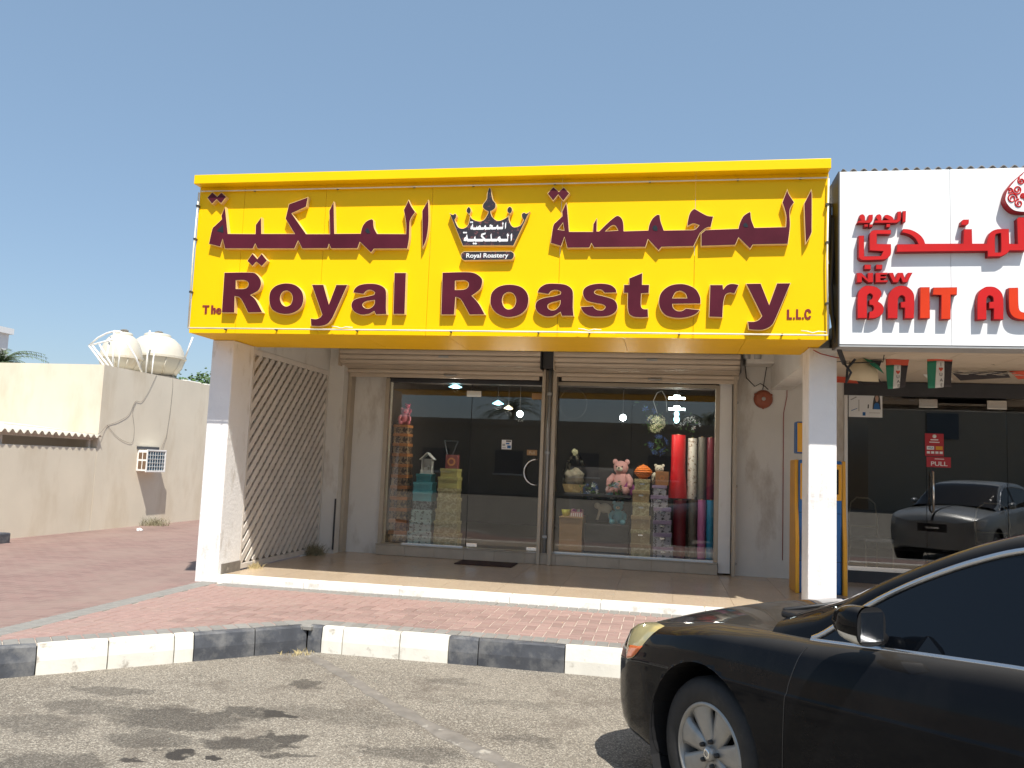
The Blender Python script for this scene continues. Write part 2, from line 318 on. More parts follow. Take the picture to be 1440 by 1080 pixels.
# ------------------------------------------------------------------ material library
mat('white_paint', (.80,.79,.76), .55, var=.03, vscale=3, col2=(.52,.46,.38), c2scale=2.2, c2lo=.62, c2hi=.8, stretch=(1.5,1.5,.5), bump=.25, bscale=30)
mat('white_wall', (.70,.675,.625), .6, var=.05, vscale=2, col2=(.36,.29,.22), c2scale=2.1, c2lo=.54, c2hi=.80, stretch=(1.2,1.2,.45), bump=.2, bscale=40)
mat('column_paint', (.82,.81,.79), .6, var=.03, vscale=4, col2=(.42,.36,.28), c2scale=3.0, c2lo=.57, c2hi=.82, stretch=(2,2,.7), bump=.5, bscale=26, bdist=.01)
mat('lattice_paint', (.66,.61,.55), .6, var=.08, vscale=6, rnd=.06, bump=.1, bscale=80)
mat('beige_render', (.71,.64,.51), .85, var=.05, vscale=1.2, col2=(.52,.42,.28), c2scale=1.1, c2lo=.50, c2hi=.85, stretch=(1,1,.35), bump=.35, bscale=90)
mat('sign_yellow', (.90,.545,.0), .38, spec=.18, var=.03, vscale=.9, col2=(.86,.54,.0), c2scale=1.3, c2lo=.55, c2hi=.9, stretch=(1,1,.25), bump=.12, bscale=2.2, bdist=.02)
mat('cap_yellow', (.92,.57,.0), .36, spec=.2, var=.03, vscale=.9, bump=.1, bscale=3, bdist=.01)
mat('soffit_yellow', (.86,.50,.0), .5, spec=.2, var=.03)
mat('letter_purple', (.085,.011,.022), .45, var=.2, vscale=3, spec=.15)
mat('letter_return', (.80,.56,.24), .5, spec=.2, var=.05, vscale=5)
mat('letter_red_small', (.20,.022,.02), .4)
mat('dark_eye', (.012,.018,.02), .3)
mat('crown_print', (.028,.022,.026), .35, col2=(.16,.06,.06), c2scale=34, c2lo=.57, c2hi=.62)
mat('print_white', (.82,.82,.82), .5)
mat('tube_clear', (.80,.76,.62), .2, var=.1)
mat('sign_white', (.80,.81,.81), .35, var=.01)
mat('sign_red', (.52,.016,.016), .4, var=.1, vscale=3, spec=.2)
mat('sign_orange', (.60,.042,.010), .4, var=.08, vscale=3, spec=.2)
mat('sign_redside', (.30,.012,.016), .5, spec=.2)
mat('grey_metal', (.42,.42,.41), .45, metal=.3, var=.06)
mat('dark_metal', (.045,.045,.05), .45, var=.1)
mat('chrome', (.75,.75,.74), .16, metal=1)
mat('alu_beige', (.47,.40,.31), .4, metal=.25, var=.06, vscale=6)
mat('shutter_tan', (.56,.47,.37), .45, metal=.15, var=.05, vscale=5)
mat('shutter_groove', (.20,.155,.115), .6)
mat('step_tile', (.44,.38,.30), .3, var=.10, vscale=5, rnd=.05)
mat('granite_tile', (.56,.45,.32), .22, var=.05, vscale=3, rnd=.04, speck=(260,.22,(.33,.23,.155)), bump=.02, bscale=40)
mat('grout', (.34,.28,.21), .8)
mat('edge_white', (.76,.74,.69), .7, var=.06, vscale=6, col2=(.50,.43,.34), c2scale=7, c2lo=.55, c2hi=.75, bump=.4, bscale=40)
mat('paver_red', (.29,.19,.165), .8, var=.10, vscale=14, rnd=.14, bump=.3, bscale=120, col2=(.28,.205,.172), c2scale=2.5, c2lo=.45, c2hi=.75)
mat('paver_grey', (.235,.225,.205), .8, var=.10, vscale=14, rnd=.12, bump=.3, bscale=120)
mat('sand_bed', (.50,.43,.36), .9, var=.15, vscale=12)
mat('kerb_white', (.70,.67,.59), .65, var=.08, vscale=5, col2=(.30,.26,.21), c2scale=7, c2lo=.58, c2hi=.72, rnd=.06, bump=.4, bscale=35)
mat('kerb_black', (.062,.066,.076), .55, var=.25, vscale=7, col2=(.21,.205,.195), c2scale=5, c2lo=.47, c2hi=.75, rnd=.12, bump=.4, bscale=35)
mat('concrete', (.185,.165,.14), .85, var=.2, vscale=10, col2=(.36,.33,.28), c2scale=9, c2lo=.60, c2hi=.68, bump=.5, bscale=60)
mat('rubber', (.018,.018,.019), .75, var=.2, vscale=30)
mat('mat_brown', (.055,.03,.026), .95, bump=.6, bscale=300)
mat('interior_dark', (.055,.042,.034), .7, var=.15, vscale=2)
mat('interior_floor', (.14,.11,.085), .3, var=.1)
mat('shelf_dark', (.06,.055,.055), .5, var=.1)
mat('counter_wood', (.42,.24,.10), .4, var=.12, vscale=3, stretch=(1,1,6))
mat('cream_plaster', (.70,.68,.62), .7, var=.03)
mat('wire_black', (.02,.02,.022), .6)
mat('wire_grey', (.16,.14,.12), .7)
mat('wire_red', (.35,.03,.03), .5)
mat('bell_red', (.33,.095,.05), .45, var=.15, vscale=20)
mat('tank_white', (.58,.535,.44), .5, var=.03, col2=(.50,.35,.20), c2scale=2.0, c2lo=.60, c2hi=.85, stretch=(2,2,.5))
mat('frame_white', (.80,.79,.76), .5, var=.03)
mat('roof_sheet', (.62,.55,.45), .6, var=.1, col2=(.36,.28,.20), c2scale=3, c2lo=.5, c2hi=.8)
mat('roof_grey', (.16,.15,.145), .7, var=.2)
mat('leaf_green', (.055,.105,.022), .55, var=.4, vscale=3)
mat('palm_green', (.10,.14,.065), .55, var=.3, vscale=3)
mat('dry_grass', (.42,.34,.17), .8, var=.3)
mat('bark', (.16,.11,.07), .9, var=.3, vscale=20, bump=.6, bscale=30)
mat('kiosk_blue', (.02,.13,.38), .35, var=.05)
mat('kiosk_yellow', (.75,.36,.02), .35, var=.04)
mat('screen_dark', (.012,.014,.018), .1)
mat('paper_cream', (.60,.52,.36), .7)
mat('litter_white', (.8,.8,.8), .7)
mat('flag_red', (.60,.09,.045), .7); mat('flag_green', (.02,.20,.12), .7); mat('flag_white', (.66,.66,.64), .7); mat('flag_black', (.035,.03,.035), .7)
mat('ceiling_tile', (.58,.50,.40), .8, rnd=.04, var=.03)
mat('lamp_glow', (.85,1,1), .4, emit=16); mat('lamp_warm', (1,.85,.5), .4, emit=2); mat('lamp_cyan', (.35,.85,1), .4, emit=3)
glass_mat('shop_glass', (.92,.92,.91), 1.0, f0=.008)
glass_mat('dark_glass', (.72,.72,.72), 1.0, f0=.05)

def asphalt_mat():
    m = bpy.data.materials.new('asphalt'); m.use_nodes = True; n = m.node_tree.nodes; L = m.node_tree.links; b = n['Principled BSDF']; b.inputs['Roughness'].default_value = .82
    b.inputs['Specular IOR Level'].default_value = .3
    g = n.new('ShaderNodeNewGeometry'); pos = g.outputs['Position']
    def noise(sc, det=5, rg=.6):
        t = n.new('ShaderNodeTexNoise'); t.inputs['Scale'].default_value = sc; t.inputs['Detail'].default_value = det; t.inputs['Roughness'].default_value = rg; L.new(pos, t.inputs['Vector']); return t.outputs['Fac']
    def rng(f, a, c, d=0, e=1):
        r = n.new('ShaderNodeMapRange'); r.inputs[1].default_value = a; r.inputs[2].default_value = c; r.inputs[3].default_value = d; r.inputs[4].default_value = e; L.new(f, r.inputs[0]); return r.outputs[0]
    def mix(f, a, c):
        x = n.new('ShaderNodeMix'); x.data_type = 'RGBA'; L.new(f, x.inputs[0])
        for i, v in ((6, a), (7, c)):
            if hasattr(v, 'node'): L.new(v, x.inputs[i])
            else: x.inputs[i].default_value = (*v, 1)
        return x.outputs[2]
    def math_(op, a, c):
        x = n.new('ShaderNodeMath'); x.operation = op
        for i, v in ((0, a), (1, c)):
            if hasattr(v, 'node'): L.new(v, x.inputs[i])
            else: x.inputs[i].default_value = v
        return x.outputs[0]
    c = mix(rng(noise(.9, 6), .35, .65), (.172,.150,.120), (.250,.222,.180))
    v = n.new('ShaderNodeTexVoronoi'); v.inputs['Scale'].default_value = 135; L.new(pos, v.inputs['Vector'])
    sp = n.new('ShaderNodeSeparateColor'); L.new(v.outputs['Color'], sp.inputs[0])
    c = mix(rng(sp.outputs[0], .62, .80, 0, .85), c, (.43,.39,.32))
    c = mix(rng(sp.outputs[1], .74, .95, 0, .8), c, (.085,.075,.064))
    c = mix(rng(noise(2.3, 6, .7), .52, .70, 0, .7), c, (.115,.095,.076))
    # oil stains: (x, y, rx, ry, strength)
    wn = n.new('ShaderNodeTexNoise'); wn.inputs['Scale'].default_value = 7; wn.inputs['Detail'].default_value = 4; L.new(pos, wn.inputs['Vector'])
    sub = n.new('ShaderNodeVectorMath'); sub.operation = 'SUBTRACT'; L.new(wn.outputs['Color'], sub.inputs[0]); sub.inputs[1].default_value = (.5,.5,.5)
    scl = n.new('ShaderNodeVectorMath'); scl.operation = 'SCALE'; L.new(sub.outputs[0], scl.inputs[0]); scl.inputs[3].default_value = .35
    ad = n.new('ShaderNodeVectorMath'); ad.operation = 'ADD'; L.new(pos, ad.inputs[0]); L.new(scl.outputs[0], ad.inputs[1])
    tot = None
    for (x, y, rx, ry, st) in [(-2.78,4.65,.42,.22,.65),(-2.45,4.88,.22,.10,.7),(-2.28,4.90,.13,.06,.95),(-2.24,4.37,.22,.10,.75),(-2.06,4.50,.13,.07,.85),(-2.46,4.13,.11,.055,1),(-2.25,4.13,.075,.05,1),(-2.72,4.30,.26,.12,.5),
            (-3.38,4.70,.30,.13,.45),(-3.45,4.33,.28,.16,.4),(-3.51,5.08,.26,.10,.45),(-2.41,5.62,.12,.07,.6),(-1.47,6.02,.16,.08,.35),(-.75,4.91,.18,.08,.4),(-2.95,3.82,.3,.16,.5),(-2.0,5.0,.5,.18,.3),(-1.35,4.5,.3,.12,.45),(-1.05,4.3,.16,.07,.6),(-1.0,5.6,.35,.1,.25),(-2.62,3.98,.07,.04,.9),(-1.9,4.3,.12,.05,.7)]:
        s2 = n.new('ShaderNodeVectorMath'); s2.operation = 'SUBTRACT'; L.new(ad.outputs[0], s2.inputs[0]); s2.inputs[1].default_value = (x, y, 0)
        m2 = n.new('ShaderNodeVectorMath'); m2.operation = 'MULTIPLY'; L.new(s2.outputs[0], m2.inputs[0]); m2.inputs[1].default_value = (1/rx, 1/ry, 0)
        ln = n.new('ShaderNodeVectorMath'); ln.operation = 'LENGTH'; L.new(m2.outputs[0], ln.inputs[0])
        r = rng(ln.outputs['Value'], .82, 1.15, st*1.1, 0); tot = r if tot is None else math_('MAXIMUM', tot, r)
    c = mix(math_('MULTIPLY', tot, .85), c, (.035,.031,.028))
    L.new(c, b.inputs['Base Color'])
    bp = n.new('ShaderNodeBump'); bp.inputs['Strength'].default_value = .7; bp.inputs['Distance'].default_value = .006; L.new(math_('ADD', v.outputs['Distance'], noise(160, 3)), bp.inputs['Height']); L.new(bp.outputs[0], b.inputs['Normal'])
    MATS['asphalt'] = m
asphalt_mat()
def alley_mat():
    m = bpy.data.materials.new('alley_paving'); m.use_nodes = True; n = m.node_tree.nodes; L = m.node_tree.links; b = n['Principled BSDF']; b.inputs['Roughness'].default_value = .75
    g = n.new('ShaderNodeNewGeometry'); pos = g.outputs['Position']
    br = n.new('ShaderNodeTexBrick'); br.inputs['Scale'].default_value = 1; br.inputs['Brick Width'].default_value = .2; br.inputs['Row Height'].default_value = .1; br.inputs['Mortar Size'].default_value = .004
    br.inputs['Color1'].default_value = (.25,.158,.136,1); br.inputs['Color2'].default_value = (.20,.125,.108,1); br.inputs['Mortar'].default_value = (.28,.22,.185,1); L.new(pos, br.inputs['Vector'])
    def layer(sc, lo, hi, amt, base, col, stretch=(1,1,1)):
        mp = n.new('ShaderNodeMapping'); mp.inputs['Scale'].default_value = stretch; L.new(pos, mp.inputs[0])
        t = n.new('ShaderNodeTexNoise'); t.inputs['Scale'].default_value = sc; t.inputs['Detail'].default_value = 6; t.inputs['Roughness'].default_value = .65; L.new(mp.outputs[0], t.inputs['Vector'])
        r = n.new('ShaderNodeMapRange'); r.inputs[1].default_value = lo; r.inputs[2].default_value = hi; r.inputs[4].default_value = amt; L.new(t.outputs['Fac'], r.inputs[0])
        x = n.new('ShaderNodeMix'); x.data_type = 'RGBA'; L.new(r.outputs[0], x.inputs[0]); L.new(base, x.inputs[6]); x.inputs[7].default_value = (*col, 1); return x.outputs[2]
    c = layer(1.6, .42, .72, .75, br.outputs['Color'], (.27,.20,.165), (1,.5,1))
    c = layer(.9, .55, .75, .6, c, (.10,.062,.055), (1,.35,1))
    L.new(c, b.inputs['Base Color']); MATS['alley_paving'] = m
alley_mat()

# ------------------------------------------------------------------ ground, kerbs, pavement
def struct(o): o['kind'] = 'structure'; return o
struct(MB().add([(-300,-300,0),(300,-300,0),(300,300,0),(-300,300,0)], [(0,1,2,3)]).build('ground', 'asphalt'))
K0 = Vector((-2.82, 6.54, 0)); DL = Vector((-.725, -.689, 0)).normalized(); NL = Vector((DL.y, -DL.x, 0))   # left kerb direction, NL points to the pavement
if NL.x > 0: NL = -NL
def strip(name, pts, w, z, m):
    mb = MB(); P = [Vector(p) for p in pts]; rows = []
    for i, p in enumerate(P):
        d = (P[min(i+1, len(P)-1)]-P[max(i-1, 0)]).normalized(); s = Vector((d.y, -d.x, 0))
        j = random.uniform(.6, 1.25); rows.append([p+s*w/2*j+Vector((0,0,.001)), p+s*w*.2*j+Vector((0,0,z)), p-s*w*.25*j+Vector((0,0,z)), p-s*w/2*j+Vector((0,0,.001))])
    return mb.grid(rows).build(name, m)
jp = [(-2.72+t*(2.35), 6.40-t*(2.30)+.03*math.sin(t*9)*(1-t)-.22*t*(1-t), 0) for t in [i/26 for i in range(27)]]
struct(strip('concrete_joint', jp, .125, .010, 'concrete'))

def zpav(x):
    t = min(1, max(0, (-4.66-x)/1.4)); t = t*t*(3-2*t); return .20-.05*t
def ylow(x):
    if x > K0.x: return 6.60
    return max(K0.y+(x-K0.x)*DL.y/DL.x+.05, -1.0)
pave = bpy.data.objects.new('pavement', None); COL.objects.link(pave); struct(pave)
mb = MB(); xs = [-4.86+i*.11 for i in range(0, 20)]+[-2.6, -1, 1, 4, 9]
for a, c in zip(xs, xs[1:]): mb.add([(a, ylow(a), zpav(a)-.007), (c, ylow(c), zpav(c)-.007), (c, 8.5, zpav(c)-.007), (a, 8.5, zpav(a)-.007)], [(0,1,2,3)])
mb.build('sand_bed', 'sand_bed', pave)
mb = MB(); xs = [-60, -30, -20, -14]+[-13.9+i*.3 for i in range(30)]+[-4.87]
for a, c in zip(xs, xs[1:]): mb.add([(a, ylow(a), zpav(a)), (c, ylow(c), zpav(c)), (c, 90, zpav(c)), (a, 90, zpav(a))], [(0,1,2,3)])
mb.build('alley_paving', 'alley_paving', pave)
def paver_mesh(lx, ly):
    g, c = .0035, .005; x, y = lx/2-g, ly/2-g; mb = MB()
    mb.v = [(-x,-y,-.03),(x,-y,-.03),(x,y,-.03),(-x,y,-.03),(-x,-y,-.005),(x,-y,-.005),(x,y,-.005),(-x,y,-.005),(-x+c,-y+c,0),(x-c,-y+c,0),(x-c,y-c,0),(-x+c,y-c,0)]
    for b in (0, 4):
        for i in range(4): j = (i+1) % 4; mb.f.append((b+i, b+j, b+4+j, b+4+i))
    mb.f.append((8,9,10,11)); return mb
PV = {'h': paver_mesh(.2,.1), 'v': paver_mesh(.1,.2)}
bricks = []   # (x, y, z, rot, type, material)
BY0, BY1 = 6.622, 8.375
def in_field(x, y, m):
    if x < -4.72 or x > 8: return False
    if y > BY1-.12: return False
    if x > K0.x+.1 and y < BY0+.12: return False
    d = (Vector((x, y, 0))-K0).dot(NL)
    if x < K0.x+.12 and d < .08+.11: return False
    return y > 4
for i in range(-60, 70):
    for j in range(-30, 30):
        k = (i-j) % 4; X0, Y0 = i*.1-.04, 6.9+j*.1
        if k == 0: c = (X0+.1, Y0+.05, 'h')
        elif k == 3: c = (X0+.05, Y0+.1, 'v')
        else: continue
        if in_field(c[0], c[1], .05): bricks.append((c[0], c[1], zpav(c[0])+random.uniform(-.0015,.0015), random.uniform(-.012,.012), c[2], 'paver_red'))
x = K0.x+.02
while x < 7: bricks.append((x+.05, BY0+.1, .2035, random.uniform(-.01,.01), 'v', 'paver_grey')); x += .1
x = -4.6
while x < 7: bricks.append((x+.05, BY1-.1, .2035, random.uniform(-.01,.01), 'v', 'paver_grey')); x += .1
al = math.atan2(DL.y, DL.x); t = .02
while t < 3.6:
    p = K0+DL*(t+.05)+NL*.182
    if p.x > -4.9: bricks.append((p.x, p.y, zpav(p.x)+.0035, al+random.uniform(-.01,.01), 'v', 'paver_grey'))
    t += .1
for q, (ox, oy) in enumerate(((.07,.17),(-.10,.20),(-.03,.215),(.03,.205),(.0,.12),(-.06,.12),(-.13,.14))): bricks.append((K0.x+ox, K0.y+oy-.04, .2028+.0004*q, (0,-.35,-.15,.05,-.1,-.3,-.5)[q], 'v', 'paver_grey'))
y = ylow(-4.76)+.15
while y < 8.9:
    bricks.append((-4.76, y+.05, zpav(-4.76)+.0037, random.uniform(-.01,.01), 'h', 'paver_grey')); y += .1
def vis_key(b):
    d = math.hypot(b[0], b[1]); return d if -3.9 < b[0] < .25 else d+100
bricks.sort(key=vis_key)
shared = {}
for n, (x, y, z, r, t, m) in enumerate(bricks[:300]):
    if (t, m) not in shared:
        me = PV[t].mesh('paver'); me.materials.append(MATS[m]); shared[(t, m)] = me
    o = bpy.data.objects.new('paver', shared[(t, m)]); COL.objects.link(o); o.parent = pave; o.location = (x, y, z); o.rotation_euler = (random.uniform(-.008,.008), random.uniform(-.008,.008), r)
for m in ('paver_red', 'paver_grey'):
    mb = MB()
    for (x, y, z, r, t, mm) in bricks[300:]:
        if mm != m: continue
        ca, sa = math.cos(r), math.sin(r); mb.add([(x+a*ca-b*sa, y+a*sa+b*ca, z+c) for a, b, c in PV[t].v], PV[t].f)
    mb.build('pavers', m, pave, kind='stuff')
# kerbs: each painted stone its own piece
KP = [(0,-.02),(0,.095),(.016,.190),(.022,.202),(.030,.207),(.076,.207),(.08,.20),(.08,-.02)]
kerb = bpy.data.objects.new('kerb', None); COL.objects.link(kerb); struct(kerb)
def kerb_stone(org, d, nrm, a, b, m):
    g = .004; mb = MB(); P = []
    n = 7
    for i in range(n+1):
        t = a+g+(b-a-2*g)*i/n; e = .004 if i in (0, n) else 0
        P.append([org+d*t+nrm*(w+e+random.uniform(-.0015,.0015)+.0)+Vector((0,0,h-(e if h > .1 else 0))) for w, h in KP])
    mb.grid(P); k = len(KP)
    mb.f.append(tuple(range(k))); mb.f.append(tuple(n*k+i for i in reversed(range(k))))
    return mb.build('kerb_stone', m, kerb, fix=True)
XD = Vector((1,0,0)); YD = Vector((0,1,0))
for a, b, m in [(.0,.12,'kerb_black'),(.12,.30,'kerb_white'),(.30,.78,'kerb_white'),(.78,1.18,'kerb_white'),(1.18,1.42,'kerb_black'),(1.42,2.10,'kerb_black'),(2.10,2.60,'kerb_white'),(2.60,3.10,'kerb_white'),(3.1,4.1,'kerb_black'),(4.1,5.1,'kerb_white'),(5.1,6.1,'kerb_black'),(6.1,7.1,'kerb_white'),(7.1,8.1,'kerb_black'),(8.1,9.6,'kerb_white')]:
    kerb_stone(K0+Vector((.0,.0,0)), XD, YD, a, b, m)
for a, b, m in [(.0,.42,'kerb_black'),(.42,.88,'kerb_black'),(.88,1.02,'kerb_white'),(1.02,1.47,'kerb_white'),(1.47,1.92,'kerb_white'),(1.92,2.5,'kerb_black'),(2.5,3.2,'kerb_black'),(3.2,4.2,'kerb_white'),(4.2,5.2,'kerb_black'),(5.2,6.2,'kerb_white'),(6.2,8,'kerb_black'),(8,9.5,'kerb_white')]:
    kerb_stone(K0, DL, NL, a, b, m)
# porch floor with granite tiles
PZ = .27; PY0 = 8.375
porch = bpy.data.objects.new('porch_floor', None); COL.objects.link(porch); struct(porch)
box('bed', 'grout', porch, -4.69, 9, PY0+.06, 11.6, 0, PZ-.006)
x = -4.69; rnd = random.Random(3)
while x < 8.9:
    L_ = rnd.uniform(.9, 1.3); box('edging', 'edge_white', porch, x+.001, x+L_-.001, PY0+rnd.uniform(-.004,.004), PY0+.175, 0, PZ+.004, bevel=.012); x += L_
tm = MB().box(-.2985,.2985,-.2985,.2985,-.02,0).mesh('floor_tile'); tm.materials.append(MATS['granite_tile'])
y = PY0+.178+.3; jn = 0
while y < 11.6:
    x = -4.69+.3
    while x < 8.8:
        o = bpy.data.objects.new('floor_tile', tm); COL.objects.link(o); o.parent = porch; o.location = (x, y, PZ+rnd.uniform(-.0006,.0006)); x += .6
    y += .6

mat('lattice_back', (.16,.13,.105), .8, var=.2)
# ------------------------------------------------------------------ the roastery shop building
WY = 11.4
shop = thing('shop_building', 'low white shop building with deep porch and glass front under the yellow sign', 'building')
box('column', 'column_paint', shop, -4.95, -4.69, 8.40, 8.87, .05, 2.822, bevel=.012)
box('column', 'column_paint', shop, 1.352, 1.612, 8.40, 8.77, .05, 2.8215, bevel=.012)
box('skirting', 'concrete', shop, -4.70, -4.683, 8.47, 8.885, PZ-.02, PZ+.115, bevel=.004)
lat = box('lattice_screen', 'lattice_paint', shop, -4.93, -4.90, 8.86, 11.06, 2.755, 2.80)   # head rail at the back, the slats hang in it
for (a, b, c, d) in ((8.872, 11.06, .285, .345), (8.872, 11.06, 2.735, 2.80), (8.872, 8.905, .346, 2.734), (11.02, 11.06, .346, 2.734)):
    box('rail', 'lattice_paint', lat, -4.735, -4.69, a, b, c, d, bevel=.004)
box('backing_board', 'lattice_back', lat, -4.83, -4.815, 8.875, 11.055, .29, 2.80)
# slats: two crossed layers
ya, yb, za, zb = 8.905, 11.02, .345, 2.735; sp = .158; wv = .072
for layer in (0, 1):
    x = -4.704-.034*layer; k = ya-(zb-za); n = 0
    while k < yb:
        # line y = k + (z-za)   (layer 0) ; mirrored for layer 1
        z0, z1 = za, zb; p, q = k, k+(zb-za)
        if p < ya: z0 += ya-p; p = ya
        if q > yb: z1 -= q-yb; q = yb
        if z1-z0 > .06:
            y0, y1 = (p, q) if layer == 0 else (ya+yb-p, ya+yb-q)
            MB().bar((x, y0, z0), (x, y1, z1), .018, wv, up=(0, -(z1-z0), (y1-y0))).build('slat', 'lattice_paint', lat)
        k += sp
box('wall', 'white_wall', shop, -4.95, -4.69, 8.871, 11.06, 2.802, 3.40)          # beam over the screen
box('wall', 'white_wall', shop, -4.95, -4.69, 11.061, 17, .1, 3.40)
box('pier', 'white_wall', shop, -4.6895, -4.47, 11.07, 11.50, PZ-.02, 3.40, bevel=.006)
box('wall', 'white_wall', shop, -4.4695, -3.945, WY, 11.52, PZ-.02, 2.90)
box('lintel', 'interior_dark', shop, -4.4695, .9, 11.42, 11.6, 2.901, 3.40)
box('wall', 'white_wall', shop, .87, 2.27, WY-.02, 11.6, PZ-.02, 3.40)
box('pier', 'white_paint', shop, .708, .862, 11.34, 11.55, PZ+.02, 2.80, bevel=.004)
box('beam', 'white_wall', shop, 1.354, 1.61, 8.771, 11.375, 2.70, 3.40)
box('ceiling', 'white_wall', shop, -4.68, 1.35, 8.70, 11.39, 3.405, 3.45)
box('roof', 'beige_render', shop, -4.93, 1.425, 7.94, 17.2, 3.452, 3.62)
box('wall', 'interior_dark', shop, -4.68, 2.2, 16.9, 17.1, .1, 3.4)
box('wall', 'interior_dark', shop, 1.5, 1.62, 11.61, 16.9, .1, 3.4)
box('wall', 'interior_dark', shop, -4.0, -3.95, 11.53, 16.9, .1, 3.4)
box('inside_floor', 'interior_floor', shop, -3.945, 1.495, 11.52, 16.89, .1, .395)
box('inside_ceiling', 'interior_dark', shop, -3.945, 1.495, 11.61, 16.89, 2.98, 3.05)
# step with its tiles
step = box('doorstep', 'grout', shop, -3.93, .70, 11.275, 11.5, PZ-.02, .408)
x = -3.93
for i in range(11):
    w = (.70+3.93)/11; box('tile', 'step_tile', step, x+.002, x+w-.002, 11.266, 11.276, PZ+.004, .404, bevel=.002); x += w
box('nosing', 'step_tile', step, -3.935, .705, 11.258, 11.50, .4085, .421, bevel=.003)
# posts and rails
box('post', 'alu_beige', shop, -1.665, -1.62, 11.22, 11.40, PZ, 2.90, bevel=.004)
box('post', 'alu_beige', shop, -1.515, -1.465, 11.22, 11.40, PZ, 2.90, bevel=.004)
box('post_channel', 'alu_beige', shop, -1.619, -1.516, 11.33, 11.40, PZ, 2.90)
MB().tube([(-1.567, 11.305, PZ+.05), (-1.567, 11.305, 2.95)], .026, 10).build('pipe', 'grey_metal', shop, smooth=True)
for z in (.62, 1.75, 2.55): box('clip', 'grey_metal', shop, -1.60, -1.534, 11.27, 11.33, z, z+.035)
box('shutter_rail', 'alu_beige', shop, -4.467, -4.415, 11.24, 11.395, PZ, 2.86, bevel=.004)
box('shutter_rail', 'dark_metal', shop, -4.488, -4.468, 11.05, 11.07, PZ+.05, 1.02)
box('shutter_rail', 'alu_beige', shop, .871, .915, 11.20, 11.378, PZ, 2.86, bevel=.004)
box('window_frame', 'alu_beige', shop, -3.944, -3.885, 11.36, 11.52, .421, 2.745)
box('window_frame', 'alu_beige', shop, .655, .707, 11.38, 11.52, .421, 2.745)
box('window_frame', 'chrome', shop, -3.60, -2.72, 11.40, 11.425, .421, .440)
box('window_frame', 'chrome', shop, -1.46, .65, 11.40, 11.425, .421, .440)
box('window_frame', 'dark_metal', shop, -3.885, -1.666, 11.38, 11.44, 2.70, 2.748)
box('window_frame', 'alu_beige', shop, -1.464, .654, 11.38, 11.44, 2.705, 2.748)
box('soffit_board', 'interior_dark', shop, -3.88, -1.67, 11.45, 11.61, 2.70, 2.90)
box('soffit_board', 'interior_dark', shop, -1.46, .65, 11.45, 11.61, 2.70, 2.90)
# glass: fixed pane left, door, two panes right
box('pane', 'shop_glass', shop, -3.884, -2.685, 11.408, 11.418, .441, 2.699)
box('pane', 'shop_glass', shop, -2.675, -1.668, 11.408, 11.418, 2.535, 2.699)
door = box('glass_door', 'shop_glass', shop, -2.675, -1.672, 11.409, 11.419, .432, 2.528)
box('pane', 'shop_glass', shop, -1.463, -.452, 11.408, 11.418, .441, 2.704)
box('pane', 'shop_glass', shop, -.448, .654, 11.408, 11.418, .441, 2.704)
box('seal', 'wire_black', shop, -2.684, -2.676, 11.405, 11.421, .43, 2.70)
box('patch_fitting', 'chrome', door, -2.76, -2.55, 11.395, 11.407, 2.515, 2.60, bevel=.003)
box('patch_fitting', 'counter_wood', door, -1.83, -1.68, 11.395, 11.407, 2.50, 2.585, bevel=.003)
box('patch_fitting', 'chrome', door, -2.67, -2.52, 11.395, 11.407, .436, .49, bevel=.003)
box('patch_fitting', 'chrome', door, -1.83, -1.69, 11.395, 11.407, .43, .48, bevel=.003)
hc = [( -1.72-.17*math.sin(t), 11.33, 1.495+.175*math.cos(t)) for t in [math.pi*i/16 for i in range(17)]]
MB().tube([(hc[0][0], 11.408, hc[0][2])]+hc+[(hc[-1][0], 11.408, hc[-1][2])], .0125, 8).build('handle', 'chrome', door, smooth=True)
box('pull_sign', 'counter_wood', door, -1.87, -1.73, 11.400, 11.404, 1.725, 1.80)
text('Pull', 'lettering', 'paper_cream', door, -1.80, 1.74, 11.399, .06)
st = box('sticker', 'print_white', door, -2.23, -2.09, 11.401, 11.404, 1.795, 1.925)
box('print', 'dark_metal', st, -2.17, -2.10, 11.3995, 11.4008, 1.90, 1.918)
for (a, b, c, d) in ((-2.22,-2.18,1.84,1.87),(-2.17,-2.12,1.865,1.885),(-2.15,-2.10,1.81,1.85),(-2.22,-2.17,1.81,1.822)): box('print', 'grey_metal' if b < -2.12 else 'kiosk_blue', st, a, b, 11.3995, 11.4008, c, d)
